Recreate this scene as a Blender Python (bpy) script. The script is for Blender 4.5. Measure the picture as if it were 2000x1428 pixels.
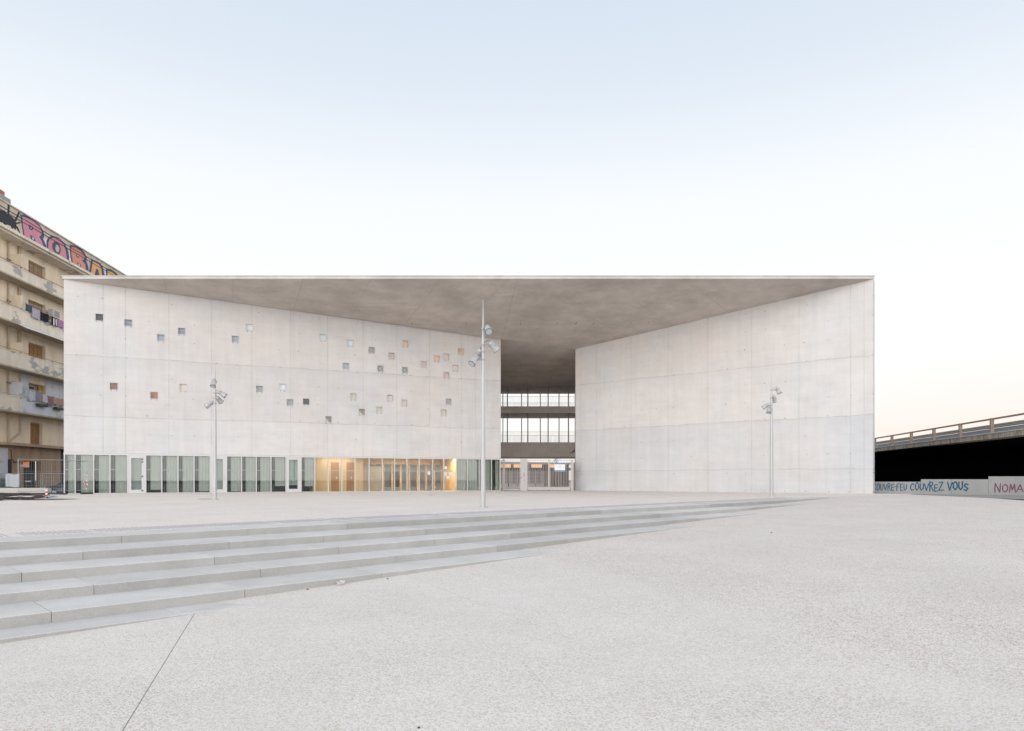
import bpy, math, random
from mathutils import Vector, Matrix
random.seed(7)
R = math.radians
for o in list(bpy.data.objects): bpy.data.objects.remove(o, do_unlink=True)
scn = bpy.context.scene
C = scn.collection

# ------------------------------------------------------------------ camera
cd = bpy.data.cameras.new('camera'); cam = bpy.data.objects.new('camera', cd); C.objects.link(cam)
cam.location = (0, 0, 1.0); cam.rotation_euler = (R(90), 0, 0)
cd.sensor_width = 36; cd.lens = 24; cd.shift_y = 0.111
cd.clip_start = 0.1; cd.clip_end = 3000
scn.camera = cam
F = 1333.3
def pt(px, py, Y):               # photograph pixel + distance -> point
    return Vector(((px-1000)/F*Y, Y, 1+(936-py)/F*Y))

# ------------------------------------------------------------------ world, sun, exposure
w = bpy.data.worlds.new('World'); scn.world = w; w.use_nodes = True
nt = w.node_tree; N = nt.nodes; L = nt.links; N.clear()
out = N.new('ShaderNodeOutputWorld'); bg = N.new('ShaderNodeBackground')
tc = N.new('ShaderNodeTexCoord'); sep = N.new('ShaderNodeSeparateXYZ'); L.new(tc.outputs['Generated'], sep.inputs[0])
ramp = N.new('ShaderNodeValToRGB'); cr = ramp.color_ramp
cr.elements[0].position = 0.0; cr.elements[0].color = (0.96, 0.925, 0.885, 1)
cr.elements[1].position = 1.0; cr.elements[1].color = (0.70, 0.72, 0.77, 1)
for p, c in ((0.10, (1.0, 0.985, 0.975)), (0.22, (0.985, 0.99, 1.0)), (0.37, (0.925, 0.955, 0.985)), (0.5, (0.735, 0.81, 0.90)), (0.60, (0.66, 0.745, 0.86)), (0.75, (0.70, 0.74, 0.81))):
    e = cr.elements.new(p); e.color = c+(1,)
L.new(sep.outputs['Z'], ramp.inputs['Fac'])
# warm dusk glow near the horizon on the right
dot = N.new('ShaderNodeVectorMath'); dot.operation = 'DOT_PRODUCT'; L.new(tc.outputs['Generated'], dot.inputs[0]); dot.inputs[1].default_value = Vector((0.72, 0.69, 0.0)).normalized()
m1 = N.new('ShaderNodeMapRange'); m1.inputs['From Min'].default_value = 0.80; m1.inputs['From Max'].default_value = 1.0; L.new(dot.outputs['Value'], m1.inputs[0])
m2 = N.new('ShaderNodeMapRange'); m2.inputs['From Min'].default_value = 0.17; m2.inputs['From Max'].default_value = 0.02; L.new(sep.outputs['Z'], m2.inputs[0])
mm = N.new('ShaderNodeMath'); mm.operation = 'MULTIPLY'; L.new(m1.outputs[0], mm.inputs[0]); L.new(m2.outputs[0], mm.inputs[1])
mix = N.new('ShaderNodeMixRGB'); L.new(mm.outputs[0], mix.inputs[0]); L.new(ramp.outputs[0], mix.inputs[1]); mix.inputs[2].default_value = (0.98, 0.84, 0.74, 1)
# the sky behind the photographer, towards the low sun, is brighter
dt2 = N.new('ShaderNodeVectorMath'); dt2.operation = 'DOT_PRODUCT'; L.new(tc.outputs['Generated'], dt2.inputs[0]); dt2.inputs[1].default_value = Vector((-0.35, -0.93, 0.0)).normalized()
m3 = N.new('ShaderNodeMapRange'); m3.inputs['From Min'].default_value = -0.05; m3.inputs['From Max'].default_value = 0.8; m3.inputs['To Min'].default_value = 0.0; m3.inputs['To Max'].default_value = 2.3
L.new(dt2.outputs['Value'], m3.inputs[0])
m4 = N.new('ShaderNodeMapRange'); m4.inputs['From Min'].default_value = 0.10; m4.inputs['From Max'].default_value = 0.38; m4.inputs['To Min'].default_value = 1.0; m4.inputs['To Max'].default_value = 0.08; L.new(sep.outputs['Z'], m4.inputs[0])
gl = N.new('ShaderNodeMath'); gl.operation = 'MULTIPLY_ADD'; gl.inputs[2].default_value = 1.0; L.new(m3.outputs[0], gl.inputs[0]); L.new(m4.outputs[0], gl.inputs[1])
wm = N.new('ShaderNodeMixRGB'); wm.blend_type = 'MULTIPLY'; wm.inputs[2].default_value = (1.0, 0.97, 0.94, 1); mw = N.new('ShaderNodeMapRange'); mw.inputs['From Min'].default_value = 0.0; mw.inputs['From Max'].default_value = 0.6; L.new(dt2.outputs['Value'], mw.inputs[0]); L.new(mw.outputs[0], wm.inputs[0]); L.new(mix.outputs[0], wm.inputs[1])
sc = N.new('ShaderNodeVectorMath'); sc.operation = 'SCALE'; L.new(wm.outputs[0], sc.inputs[0]); m5 = N.new('ShaderNodeMapRange'); m5.inputs['From Min'].default_value = 0.80; m5.inputs['From Max'].default_value = 1.0; m5.inputs['To Max'].default_value = 1.3; L.new(sep.outputs['X'], m5.inputs[0])  # extra glow out of view on the right, added to light the apartment facade
g2 = N.new('ShaderNodeMath'); g2.operation = 'ADD'; L.new(gl.outputs[0], g2.inputs[0]); L.new(m5.outputs[0], g2.inputs[1])
L.new(g2.outputs[0], sc.inputs['Scale'])
sky = N.new('ShaderNodeTexSky'); sky.sky_type = 'NISHITA'; sky.sun_disc = False; sky.sun_elevation = R(16); sky.sun_rotation = R(202)
sk2 = N.new('ShaderNodeVectorMath'); sk2.operation = 'SCALE'; L.new(sky.outputs[0], sk2.inputs[0]); sk2.inputs['Scale'].default_value = 0.004
add = N.new('ShaderNodeVectorMath'); add.operation = 'ADD'; L.new(sc.outputs[0], add.inputs[0]); L.new(sk2.outputs[0], add.inputs[1])
L.new(add.outputs[0], bg.inputs['Color']); bg.inputs['Strength'].default_value = 0.80
L.new(bg.outputs[0], out.inputs[0])
sd = bpy.data.lights.new('sun', 'SUN'); sd.energy = 0.7; sd.angle = R(40); sd.color = (1.0, 0.965, 0.93)
sun = bpy.data.objects.new('sun', sd); C.objects.link(sun); sun.rotation_euler = (R(74), 0, R(-22))
scn.view_settings.view_transform = 'Standard'; scn.view_settings.look = 'None'
scn.view_settings.exposure = 0.35; scn.view_settings.gamma = 1

# ------------------------------------------------------------------ mesh helpers
class MB:
    def __init__(s): s.v = []; s.f = []
    def add(s, vs, fs, M=None):
        b = len(s.v)
        s.v += [tuple(M @ Vector(v)) if M else tuple(v) for v in vs]
        s.f += [tuple(b+i for i in f) for f in fs]; return s
    def box(s, x0, x1, y0, y1, z0, z1, M=None):
        return s.add([(x0,y0,z0),(x1,y0,z0),(x1,y1,z0),(x0,y1,z0),(x0,y0,z1),(x1,y0,z1),(x1,y1,z1),(x0,y1,z1)],
                     [(0,3,2,1),(4,5,6,7),(0,1,5,4),(1,2,6,5),(2,3,7,6),(3,0,4,7)], M)
    def bevbox(s, x0, x1, y0, y1, z0, z1, b=0.01, M=None):
        # a box whose four top edges are chamfered
        return s.add([(x0,y0,z0),(x1,y0,z0),(x1,y1,z0),(x0,y1,z0),(x0,y0,z1-b),(x1,y0,z1-b),(x1,y1,z1-b),(x0,y1,z1-b),
                      (x0+b,y0+b,z1),(x1-b,y0+b,z1),(x1-b,y1-b,z1),(x0+b,y1-b,z1)],
                     [(0,3,2,1),(0,1,5,4),(1,2,6,5),(2,3,7,6),(3,0,4,7),(4,5,9,8),(5,6,10,9),(6,7,11,10),(7,4,8,11),(8,9,10,11)], M)
    def cyl(s, p0, p1, r0, r1=None, n=12, caps=True, M=None):
        r1 = r0 if r1 is None else r1
        p0, p1 = Vector(p0), Vector(p1); d = (p1-p0).normalized()
        a = d.orthogonal().normalized(); b = d.cross(a)
        vs = []
        for p, r in ((p0, r0), (p1, r1)):
            for i in range(n):
                t = 2*math.pi*i/n; vs.append(p+(a*math.cos(t)+b*math.sin(t))*r)
        fs = [(i, (i+1) % n, n+(i+1) % n, n+i) for i in range(n)]
        if caps: fs += [tuple(range(n-1, -1, -1)), tuple(range(n, 2*n))]
        return s.add(vs, fs, M)
    def tube(s, pts, r, n=8):
        pts = [Vector(p) for p in pts]; b0 = len(s.v); m = len(pts)
        for i, p in enumerate(pts):
            d = (pts[min(i+1, m-1)]-pts[max(i-1, 0)]).normalized()
            a = d.cross(Vector((0, 0, 1)));  a = a.normalized() if a.length > 1e-4 else Vector((1, 0, 0))
            b = a.cross(d)
            for k in range(n):
                t = 2*math.pi*k/n; s.v.append(tuple(p+(a*math.cos(t)+b*math.sin(t))*r))
        for i in range(m-1):
            for k in range(n):
                s.f.append((b0+i*n+k, b0+i*n+(k+1) % n, b0+(i+1)*n+(k+1) % n, b0+(i+1)*n+k))
        s.f.append(tuple(b0+k for k in range(n-1, -1, -1))); s.f.append(tuple(b0+(m-1)*n+k for k in range(n)))
        return s
    def prism(s, poly, lift, M=None):      # poly: list of 3D points, lift: vector
        n = len(poly); lift = Vector(lift)
        vs = [Vector(p) for p in poly]+[Vector(p)+lift for p in poly]
        return s.add(vs, [tuple(range(n-1, -1, -1)), tuple(range(n, 2*n))]+[(i, (i+1) % n, n+(i+1) % n, n+i) for i in range(n)], M)
    def build(s, name, mat, parent=None, smooth=False, M=None):
        me = bpy.data.meshes.new(name); me.from_pydata(s.v, [], s.f); me.update()
        me.materials.append(mat)
        import bmesh
        bm = bmesh.new(); bm.from_mesh(me); bmesh.ops.recalc_face_normals(bm, faces=bm.faces); bm.to_mesh(me); bm.free()
        o = bpy.data.objects.new(name, me); C.objects.link(o)
        if smooth:
            for p in me.polygons: p.use_smooth = True
            me.set_sharp_from_angle(angle=R(35))
        if parent is not None: o.parent = parent
        if M is not None: o.matrix_local = M
        return o
def tag(o, label=None, cat=None, group=None, kind=None):
    if label: o['label'] = label
    if cat: o['category'] = cat
    if group: o['group'] = group
    if kind: o['kind'] = kind
    return o
def empty(name, loc, rz=0):
    o = bpy.data.objects.new(name, None); C.objects.link(o); o.location = loc; o.rotation_euler = (0, 0, rz); o.empty_display_size = 0.3
    return o
def Mloc(o): return Matrix.Translation(o.location) @ o.rotation_euler.to_matrix().to_4x4()

# ------------------------------------------------------------------ material helpers
class NG:
    def __init__(s, name):
        s.m = bpy.data.materials.new(name); s.m.use_nodes = True; s.t = s.m.node_tree; s.b = s.t.nodes['Principled BSDF']
        s.tc = s.t.nodes.new('ShaderNodeTexCoord')
    def n(s, t, **k):
        o = s.t.nodes.new(t)
        for a, v in k.items(): setattr(o, a, v)
        return o
    def put(s, sock, v):
        if isinstance(v, bpy.types.NodeSocket): s.t.links.new(v, sock)
        elif v is not None:
            sock.default_value = v
    def math(s, op, a, b=None, c=None, clamp=False):
        o = s.n('ShaderNodeMath', operation=op, use_clamp=clamp)
        s.put(o.inputs[0], a)
        if b is not None: s.put(o.inputs[1], b)
        if c is not None: s.put(o.inputs[2], c)
        return o.outputs[0]
    def maprange(s, v, a, b, c=0.0, d=1.0, smooth=False):
        o = s.n('ShaderNodeMapRange'); 
        if smooth: o.interpolation_type = 'SMOOTHSTEP'
        s.put(o.inputs[0], v); o.inputs[1].default_value = a; o.inputs[2].default_value = b; o.inputs[3].default_value = c; o.inputs[4].default_value = d
        return o.outputs[0]
    def mapping(s, scale, src=None, loc=(0,0,0)):
        o = s.n('ShaderNodeMapping'); s.put(o.inputs[0], src if src else s.tc.outputs['Object']); o.inputs['Scale'].default_value = scale; o.inputs['Location'].default_value = loc
        return o.outputs[0]
    def noise(s, scale, detail=4, rough=0.55, vec=None):
        o = s.n('ShaderNodeTexNoise'); s.put(o.inputs['Vector'], vec if vec else s.tc.outputs['Object'])
        o.inputs['Scale'].default_value = scale; o.inputs['Detail'].default_value = detail; o.inputs['Roughness'].default_value = rough
        return o.outputs['Fac']
    def mix(s, f, a, b, blend='MIX'):
        o = s.n('ShaderNodeMixRGB', blend_type=blend); s.put(o.inputs[0], f)
        s.put(o.inputs[1], a+(1,) if isinstance(a, tuple) and len(a) == 3 else a); s.put(o.inputs[2], b+(1,) if isinstance(b, tuple) and len(b) == 3 else b)
        return o.outputs[0]
    def mul(s, col, v):          # colour * scalar
        o = s.n('ShaderNodeVectorMath', operation='SCALE'); s.put(o.inputs[0], col); s.put(o.inputs['Scale'], v); return o.outputs[0]
    def bump(s, h, strength=0.3, dist=0.01):
        o = s.n('ShaderNodeBump'); s.put(o.inputs['Height'], h); o.inputs['Strength'].default_value = strength; o.inputs['Distance'].default_value = dist
        s.t.links.new(o.outputs[0], s.b.inputs['Normal'])
    def col(s, c): s.put(s.b.inputs['Base Color'], c+(1,) if isinstance(c, tuple) and len(c) == 3 else c)
def simple(name, col, rough=0.6, metal=0.0, var=0.08, scale=3.0, spec=0.4):
    g = NG(name); g.b.inputs['Roughness'].default_value = rough; g.b.inputs['Metallic'].default_value = metal; g.b.inputs['Specular IOR Level'].default_value = spec
    f = g.maprange(g.noise(scale, 5, 0.6), 0.25, 0.75, 1-var, 1+var)
    rgb = g.n('ShaderNodeRGB'); rgb.outputs[0].default_value = col+(1,)
    g.col(g.mul(rgb.outputs[0], f)); return g.m
def emis(name, col, strength):
    g = NG(name); g.col(col); g.b.inputs['Emission Color'].default_value = col+(1,); g.b.inputs['Emission Strength'].default_value = strength; return g.m
def glassmat(name, tint=(0.86, 0.93, 0.90), refl=1.0, f0=0.05):
    m = bpy.data.materials.new(name); m.use_nodes = True; t = m.node_tree; t.nodes.clear()
    o = t.nodes.new('ShaderNodeOutputMaterial'); mx = t.nodes.new('ShaderNodeMixShader'); tr = t.nodes.new('ShaderNodeBsdfTransparent'); gl = t.nodes.new('ShaderNodeBsdfGlossy')
    fr = t.nodes.new('ShaderNodeFresnel'); fr.inputs[0].default_value = 1.5
    k = t.nodes.new('ShaderNodeMath'); k.operation = 'MULTIPLY_ADD'; k.inputs[1].default_value = refl; k.inputs[2].default_value = f0; k.use_clamp = True
    tr.inputs[0].default_value = tint+(1,); gl.inputs['Roughness'].default_value = 0.01; gl.inputs[0].default_value = (0.95, 0.97, 1, 1)
    t.links.new(fr.outputs[0], k.inputs[0]); t.links.new(k.outputs[0], mx.inputs[0]); t.links.new(tr.outputs[0], mx.inputs[1]); t.links.new(gl.outputs[0], mx.inputs[2]); t.links.new(mx.outputs[0], o.inputs[0])
    return m

def concrete(name, base, warm, vj=(), hj=(), rows=None, holes=True, streak=0.04, cloud=0.09, joint=0.24, slines=()):
    """cast concrete in local coordinates (x along the wall, z up): pours, shutter joints, tie holes, stains"""
    g = NG(name); g.b.inputs['Roughness'].default_value = 0.85; g.b.inputs['Specular IOR Level'].default_value = 0.25
    sp = g.n('ShaderNodeSeparateXYZ'); g.put(sp.inputs[0], g.tc.outputs['Object']); X, Y, Z = sp.outputs
    big = g.noise(0.16, 5, 0.6); mid = g.noise(0.9, 6, 0.65, g.mapping((0.7, 0.7, 1.2))); fine = g.noise(14, 6, 0.7)
    strk = g.noise(1.0, 5, 0.65, g.mapping((2.6, 2.6, 0.22)))
    hst = g.noise(1.0, 4, 0.6, g.mapping((0.35, 0.35, 5.0)))
    v = g.maprange(big, 0.3, 0.7, 1-cloud*0.7, 1+cloud*0.5)
    v = g.math('MULTIPLY', v, g.maprange(mid, 0.3, 0.72, 1-cloud*0.8, 1+cloud*0.45))
    v = g.math('MULTIPLY', v, g.maprange(strk, 0.3, 0.7, 1-streak, 1+streak))
    v = g.math('MULTIPLY', v, g.maprange(hst, 0.3, 0.7, 1-streak*0.6, 1+streak*0.6))
    v = g.math('MULTIPLY', v, g.maprange(fine, 0.3, 0.7, 0.965, 1.03))
    wob = g.maprange(g.noise(0.5, 5, 0.7), 0.2, 0.8, -0.11, 0.11)
    zz = g.math('ADD', Z, wob)
    jt = None
    def line(coord, at, wd, amt):
        d = g.math('ABSOLUTE', g.math('SUBTRACT', coord, at))
        return g.maprange(d, 0.0, wd, amt, 0.0)
    fade = g.maprange(g.noise(0.55, 3, 0.6, g.mapping((1, 1, 1), loc=(7, 3, 5))), 0.3, 0.65, 0.35, 1.0)
    for a in vj:
        l = line(X, a, 0.045, joint); jt = l if jt is None else g.math('MAXIMUM', jt, l)
    for a in hj:
        l = line(zz, a, 0.05, joint*1.25); jt = l if jt is None else g.math('MAXIMUM', jt, l)
        l = g.maprange(g.math('SUBTRACT', a, zz), 0.0, 0.5, joint*0.16, 0.0)      # grey seepage below a pour joint
        l = g.math('MULTIPLY', l, g.math('GREATER_THAN', g.math('SUBTRACT', a, zz), 0.0)); jt = g.math('MAXIMUM', jt, l)
    for nx_, ny_, offs, cx_, side in slines:                                    # straight joints across a slab: normal, offsets, which side of x = cx
        co = g.math('ADD', g.math('MULTIPLY', X, nx_), g.math('MULTIPLY', Y, ny_))
        co = g.math('ADD', co, g.math('MULTIPLY', wob, 0.3))
        for a in offs:
            l = g.maprange(g.math('ABSOLUTE', g.math('SUBTRACT', co, a)), 0.0, 0.06, joint, 0.0)
            if side: l = g.math('MULTIPLY', l, g.math('LESS_THAN' if side < 0 else 'GREATER_THAN', X, cx_))
            jt = l if jt is None else g.math('MAXIMUM', jt, l)
    if jt is not None:
        v = g.math('MULTIPLY', v, g.math('SUBTRACT', 1.0, g.math('MULTIPLY', jt, fade)))
    if holes:                                                                   # shutter tie holes
        fx = g.math('ABSOLUTE', g.math('SUBTRACT', g.math('FRACT', g.math('DIVIDE', g.math('ADD', X, g.math('MULTIPLY', wob, 2.2)), 1.45)), 0.5))
        fz = g.math('ABSOLUTE', g.math('SUBTRACT', g.math('FRACT', g.math('DIVIDE', g.math('ADD', Z, 0.55), 1.33)), 0.5))
        dx = g.math('MULTIPLY', fx, 1.45); dz = g.math('MULTIPLY', fz, 1.33)
        d = g.math('SQRT', g.math('ADD', g.math('MULTIPLY', dx, dx), g.math('MULTIPLY', dz, dz)))
        h = g.maprange(d, 0.035, 0.06, 0.36, 0.0)
        h = g.math('MULTIPLY', h, g.maprange(g.noise(0.8, 2, 0.5, g.mapping((1, 1, 1), loc=(2, 9, 4))), 0.42, 0.58, 0.0, 1.0))
        v = g.math('MULTIPLY', v, g.math('SUBTRACT', 1.0, h))
    # dark blotches and small air holes
    bl = g.maprange(g.noise(0.55, 6, 0.75, g.mapping((1, 1, 2.2), loc=(11, 2, 3))), 0.62, 0.80, 0.0, 0.13)
    v = g.math('MULTIPLY', v, g.math('SUBTRACT', 1.0, bl))
    c = g.mix(g.maprange(g.noise(0.22, 3, 0.5, g.mapping((1,1,1), loc=(4,4,4))), 0.35, 0.65), base, warm)
    if rows:                                                                    # (top z, tint) of each pour, from the bottom up
        for zt, tint in rows:
            c = g.mix(g.maprange(zz, zt-0.01, zt+0.01, 1.0, 0.0), c, g.mix(1.0, c, tint, 'MULTIPLY'))
    g.col(g.mul(c, v))
    h = g.math('ADD', g.math('MULTIPLY', fine, 0.5), g.math('MULTIPLY', mid, 0.5))
    g.bump(h, 0.12, 0.02)
    return g.m

# ------------------------------------------------------------------ setting geometry
A = Vector((-30.2, 46)); Cc = Vector((-0.97, 58.6)); E = Vector((5.66, 60.9)); B = Vector((24.33, 46))
thL = math.atan2(Cc.y-A.y, Cc.x-A.x); LL = (Cc-A).length
thR = math.atan2(B.y-E.y, B.x-E.x); LR = (B-E).length
def tL(px):       # photograph column -> distance along the left wall
    k = (px-1000)/F; c, s = math.cos(thL), math.sin(thL)
    return (k*A.y-A.x)/(c-k*s)
def tR(px):
    k = (px-1000)/F; c, s = math.cos(thR), math.sin(thR)
    return (k*E.y-E.x)/(c-k*s)
def zL(px, py): return 1+(936-py)/F*(A.y+tL(px)*math.sin(thL))

# ---- plaza ground materials
def aggregate(name, base, browns, contrast, plaza=False):
    g = NG(name); g.b.inputs['Roughness'].default_value = 0.8; g.b.inputs['Specular IOR Level'].default_value = 0.25
    sp = g.n('ShaderNodeSeparateXYZ'); g.put(sp.inputs[0], g.tc.outputs['Object']); X, Y, Z = sp.outputs
    vo = g.n('ShaderNodeTexVoronoi'); vo.inputs['Scale'].default_value = 82; g.put(vo.inputs['Vector'], g.tc.outputs['Object'])
    vo2 = g.n('ShaderNodeTexVoronoi'); vo2.inputs['Scale'].default_value = 130; g.put(vo2.inputs['Vector'], g.tc.outputs['Object'])
    s1 = g.n('ShaderNodeSeparateXYZ'); g.put(s1.inputs[0], vo.outputs['Color'])
    s2 = g.n('ShaderNodeSeparateXYZ'); g.put(s2.inputs[0], vo2.outputs['Color'])
    rp = g.n('ShaderNodeValToRGB'); g.put(rp.inputs[0], s1.outputs[0]); e = rp.color_ramp; e.interpolation = 'CONSTANT'
    e.elements[0].color = browns[0]+(1,); e.elements[0].position = 0
    e.elements[1].color = browns[1]+(1,); e.elements[1].position = 0.10
    for p, c in ((0.19, browns[2]), (0.28, browns[3]), (0.40, base), (0.8, tuple(min(0.9, x*1.12) for x in base))):
        q = e.elements.new(p); q.color = c+(1,)
    dens = g.maprange(g.noise(0.6, 4, 0.6), 0.35, 0.65, 0.62, 0.95)
    if plaza:    # one casting of the slab is coarser, along a soft edge
        ax, ay, bx, by = 0.9, 13.0, 3.85, 5.15
        nx, ny = (by-ay), -(bx-ax); n_ = -math.hypot(nx, ny)
        sd_ = g.math('ADD', g.math('MULTIPLY', X, nx/n_), g.math('MULTIPLY', Y, ny/n_))
        sd_ = g.math('SUBTRACT', sd_, (ax*nx+ay*ny)/n_)
        sd_ = g.math('ADD', sd_, g.maprange(g.noise(0.7, 4, 0.6), 0.2, 0.8, -0.5, 0.5))
        co = g.maprange(sd_, -0.12, 0.5, 0.0, 1.0)
        dens = g.math('MULTIPLY', dens, g.maprange(co, 0, 1, 0.66, 1.02))
    c = g.mix(g.math('MULTIPLY', dens, contrast), base, rp.outputs[0])
    c = g.mul(c, g.maprange(s2.outputs[1], 0, 1, 0.93, 1.05))
    v = g.maprange(g.noise(0.35, 6, 0.62), 0.3, 0.7, 0.95, 1.04)
    v = g.math('MULTIPLY', v, g.maprange(g.noise(2.2, 6, 0.7), 0.3, 0.7, 0.97, 1.025))
    gum = g.n('ShaderNodeTexVoronoi'); gum.inputs['Scale'].default_value = 1.1; g.put(gum.inputs['Vector'], g.tc.outputs['Object'])
    sg_ = g.n('ShaderNodeSeparateXYZ'); g.put(sg_.inputs[0], gum.outputs['Color'])
    gm_ = g.math('MULTIPLY', g.maprange(gum.outputs['Distance'], 0.008, 0.016, 0.5, 0.0), g.math('GREATER_THAN', sg_.outputs[0], 0.55))
    v = g.math('MULTIPLY', v, g.math('SUBTRACT', 1.0, gm_))
    if plaza: v = g.math('MULTIPLY', v, g.maprange(co, 0, 1, 1.0, 0.985))
    rust = g.maprange(g.noise(1.6, 5, 0.75, g.mapping((1, 1, 1), loc=(3, 8, 0))), 0.71, 0.78, 0.0, 0.55)
    c = g.mix(rust, c, g.mix(1.0, c, (0.97, 0.86, 0.77), 'MULTIPLY'))
    if plaza:
        def ln(p, q, wd, k):
            (ax, ay), (bx, by) = p, q; l = math.hypot(bx-ax, by-ay); ux, uy = (bx-ax)/l, (by-ay)/l
            d = g.math('ABSOLUTE', g.math('ADD', g.math('ADD', g.math('MULTIPLY', X, -uy), g.math('MULTIPLY', Y, ux)), ax*uy-ay*ux))
            al = g.math('ADD', g.math('ADD', g.math('MULTIPLY', X, ux), g.math('MULTIPLY', Y, uy)), -(ax*ux+ay*uy))
            m = g.math('MULTIPLY', g.math('GREATER_THAN', al, 0.0), g.math('LESS_THAN', al, l))
            return g.math('MULTIPLY', g.maprange(d, wd*0.5, wd, k, 0.0), m)
        j = ln((-3.98, 8.55), (-2.3, 3.5), 0.0065, 0.60)
        j = g.math('MAXIMUM', j, ln((-1.89, 11.7), (0.65, 7.2), 0.012, 0.10))
        j = g.math('MAXIMUM', j, ln((0.1, 6.4), (0.65, 4.2), 0.012, 0.09))
        v = g.math('MULTIPLY', v, g.math('SUBTRACT', 1.0, j))
    g.col(g.mul(c, v))
    h = g.math('SUBTRACT', 1.0, vo.outputs['Distance'])
    g.bump(h, 0.35, 0.006)
    return g.m
M_plaza = aggregate('plaza_aggregate', (0.765, 0.725, 0.695), ((0.33, 0.22, 0.15), (0.50, 0.38, 0.28), (0.40, 0.38, 0.36), (0.58, 0.49, 0.42)), 0.78, True)
M_terr = aggregate('terrace_aggregate', (0.83, 0.77, 0.72), ((0.42, 0.36, 0.33), (0.50, 0.44, 0.40), (0.50, 0.48, 0.47), (0.56, 0.52, 0.49)), 0.7)
def step_mat():
    g = NG('step_stone'); g.b.inputs['Roughness'].default_value = 0.8
    gi = g.n('ShaderNodeNewGeometry')
    v = g.maprange(gi.outputs['Random Per Island'], 0, 1, 0.87, 1.06)
    v = g.math('MULTIPLY', v, g.maprange(g.noise(70, 4, 0.75), 0.3, 0.7, 0.84, 1.12))
    v = g.math('MULTIPLY', v, g.maprange(g.noise(1.3, 6, 0.7), 0.3, 0.7, 0.88, 1.08))
    bh = g.n('ShaderNodeTexVoronoi'); bh.inputs['Scale'].default_value = 17; g.put(bh.inputs['Vector'], g.tc.outputs['Object'])
    v = g.math('MULTIPLY', v, g.maprange(bh.outputs['Distance'], 0.05, 0.10, 0.62, 1.0))
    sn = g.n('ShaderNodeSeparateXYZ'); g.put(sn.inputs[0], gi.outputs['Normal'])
    # upward faces are paler than the upright ones
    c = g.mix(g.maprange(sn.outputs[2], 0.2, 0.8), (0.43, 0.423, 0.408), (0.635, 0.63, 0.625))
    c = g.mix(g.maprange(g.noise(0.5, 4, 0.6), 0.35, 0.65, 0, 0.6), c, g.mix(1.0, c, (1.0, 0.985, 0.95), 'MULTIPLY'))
    g.col(g.mul(c, v)); g.bump(g.noise(60, 4, 0.6), 0.25, 0.006); return g.m
M_step = step_mat()
M_dark = simple('asphalt', (0.075, 0.075, 0.08), 0.9, var=0.2, scale=2)

def plaza_z(x, y): return min(0.0, -0.0049*(17.6-x)-0.0205*(37-y))
ub = Vector((0.7014, 0.7128)); nb = Vector((0.7128, -0.7014)); P0 = Vector((0, 19.2))
def stair(tu, tn): return P0+ub*tu+nb*tn
T1 = stair(25.1, 0.0)

m = MB()   # exact version: split the visible plaza along the stair line so that nothing pokes through
far = 1500
# visible plaza: strips perpendicular to the gradient, to the viewer's side of tread 6's back edge
tn_list = [-2.0, 0.0, 2, 4, 7, 10, 15, 25, 45, 100, 400]
tu_list = [-400, -150, -60, -30, -16, -8, -2, 4, 10, 16, 21, 25.1, 30, 36, 44, 60, 110, 300]
idx = {}
for a in tn_list:
    for b in tu_list:
        p = stair(b, a); idx[(a, b)] = len(m.v); m.v.append((p.x, p.y, max(plaza_z(p.x, p.y), -2.2)))
for i in range(len(tn_list)-1):
    for j in range(len(tu_list)-1):
        a0, a1, b0, b1 = tn_list[i], tn_list[i+1], tu_list[j], tu_list[j+1]
        if a1 <= 0.0 and b1 <= 25.1: continue
        m.f.append((idx[(a0, b0)], idx[(a0, b1)], idx[(a1, b1)], idx[(a1, b0)]))
plaza = m.build('plaza', M_plaza); tag(plaza, 'pale exposed aggregate plaza floor sloping up to the right', kind='structure')
m = MB(); m.add([(-far, -far, -2.4), (far, -far, -2.4), (far, 2000, -2.4), (-far, 2000, -2.4)], [(0, 1, 2, 3)])
tag(m.build('ground', M_dark), kind='structure')

# terrace in front of the building (flat, 4 mm proud)
s0 = stair(-60, -0.98)
ter = [stair(-60, -0.98), stair(25.1, -0.98), Vector((26.0, 44.6)), Vector((30, 44.6)), Vector((30, 47.4)), Vector((B.x+1.0, 47.5)), Vector((B.x, 49)), Vector((8, 66)), Vector((8, 100)), Vector((-3, 100)), Vector((-3, 62)), Vector((-29.8, 50.0)), Vector((-30.4, 45.4)), Vector((-60, 45.4))]
m = MB(); zt = 0.004
m.add([(p.x, p.y, zt) for p in ter]+[(p.x, p.y, -0.6) for p in ter], [tuple(range(len(ter)))]+[(i, (i+1) % len(ter), len(ter)+(i+1) % len(ter), len(ter)+i) for i in range(len(ter))])
tag(m.build('terrace', M_terr), 'flat pinkish aggregate terrace in front of the concrete building', kind='structure')
# street behind on the left, lower; ground of the courtyard behind
m = MB(); m.box(-140, -29.9, 45.5, 160, -0.6, -0.36); tag(m.build('street', M_dark), kind='structure')
m = MB(); m.box(-29.8, 26, 61, 200, -0.6, -0.012); tag(m.build('courtyard', simple('courtyard_paving', (0.42, 0.41, 0.40), 0.9, var=0.12)), kind='structure')
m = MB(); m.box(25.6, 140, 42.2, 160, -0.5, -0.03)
tag(m.build('road', simple('road_under_bridge', (0.02, 0.02, 0.02), 0.95, spec=0)), kind='structure')  # near-black base, shade under the deck put into the colour
m = MB(); m.add([(26.1,44.9,.008),(25.0,33.2,.008),(60,8,.008),(60,30,.008),(31.4,41.45,.008),(27.0,45.75,.008)], [(0,1,2,3,4,5)])
tag(m.build('pavement', simple('grey_screed', (0.30, 0.295, 0.29), 0.9, var=0.2, scale=1.2)), kind='structure')

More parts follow.
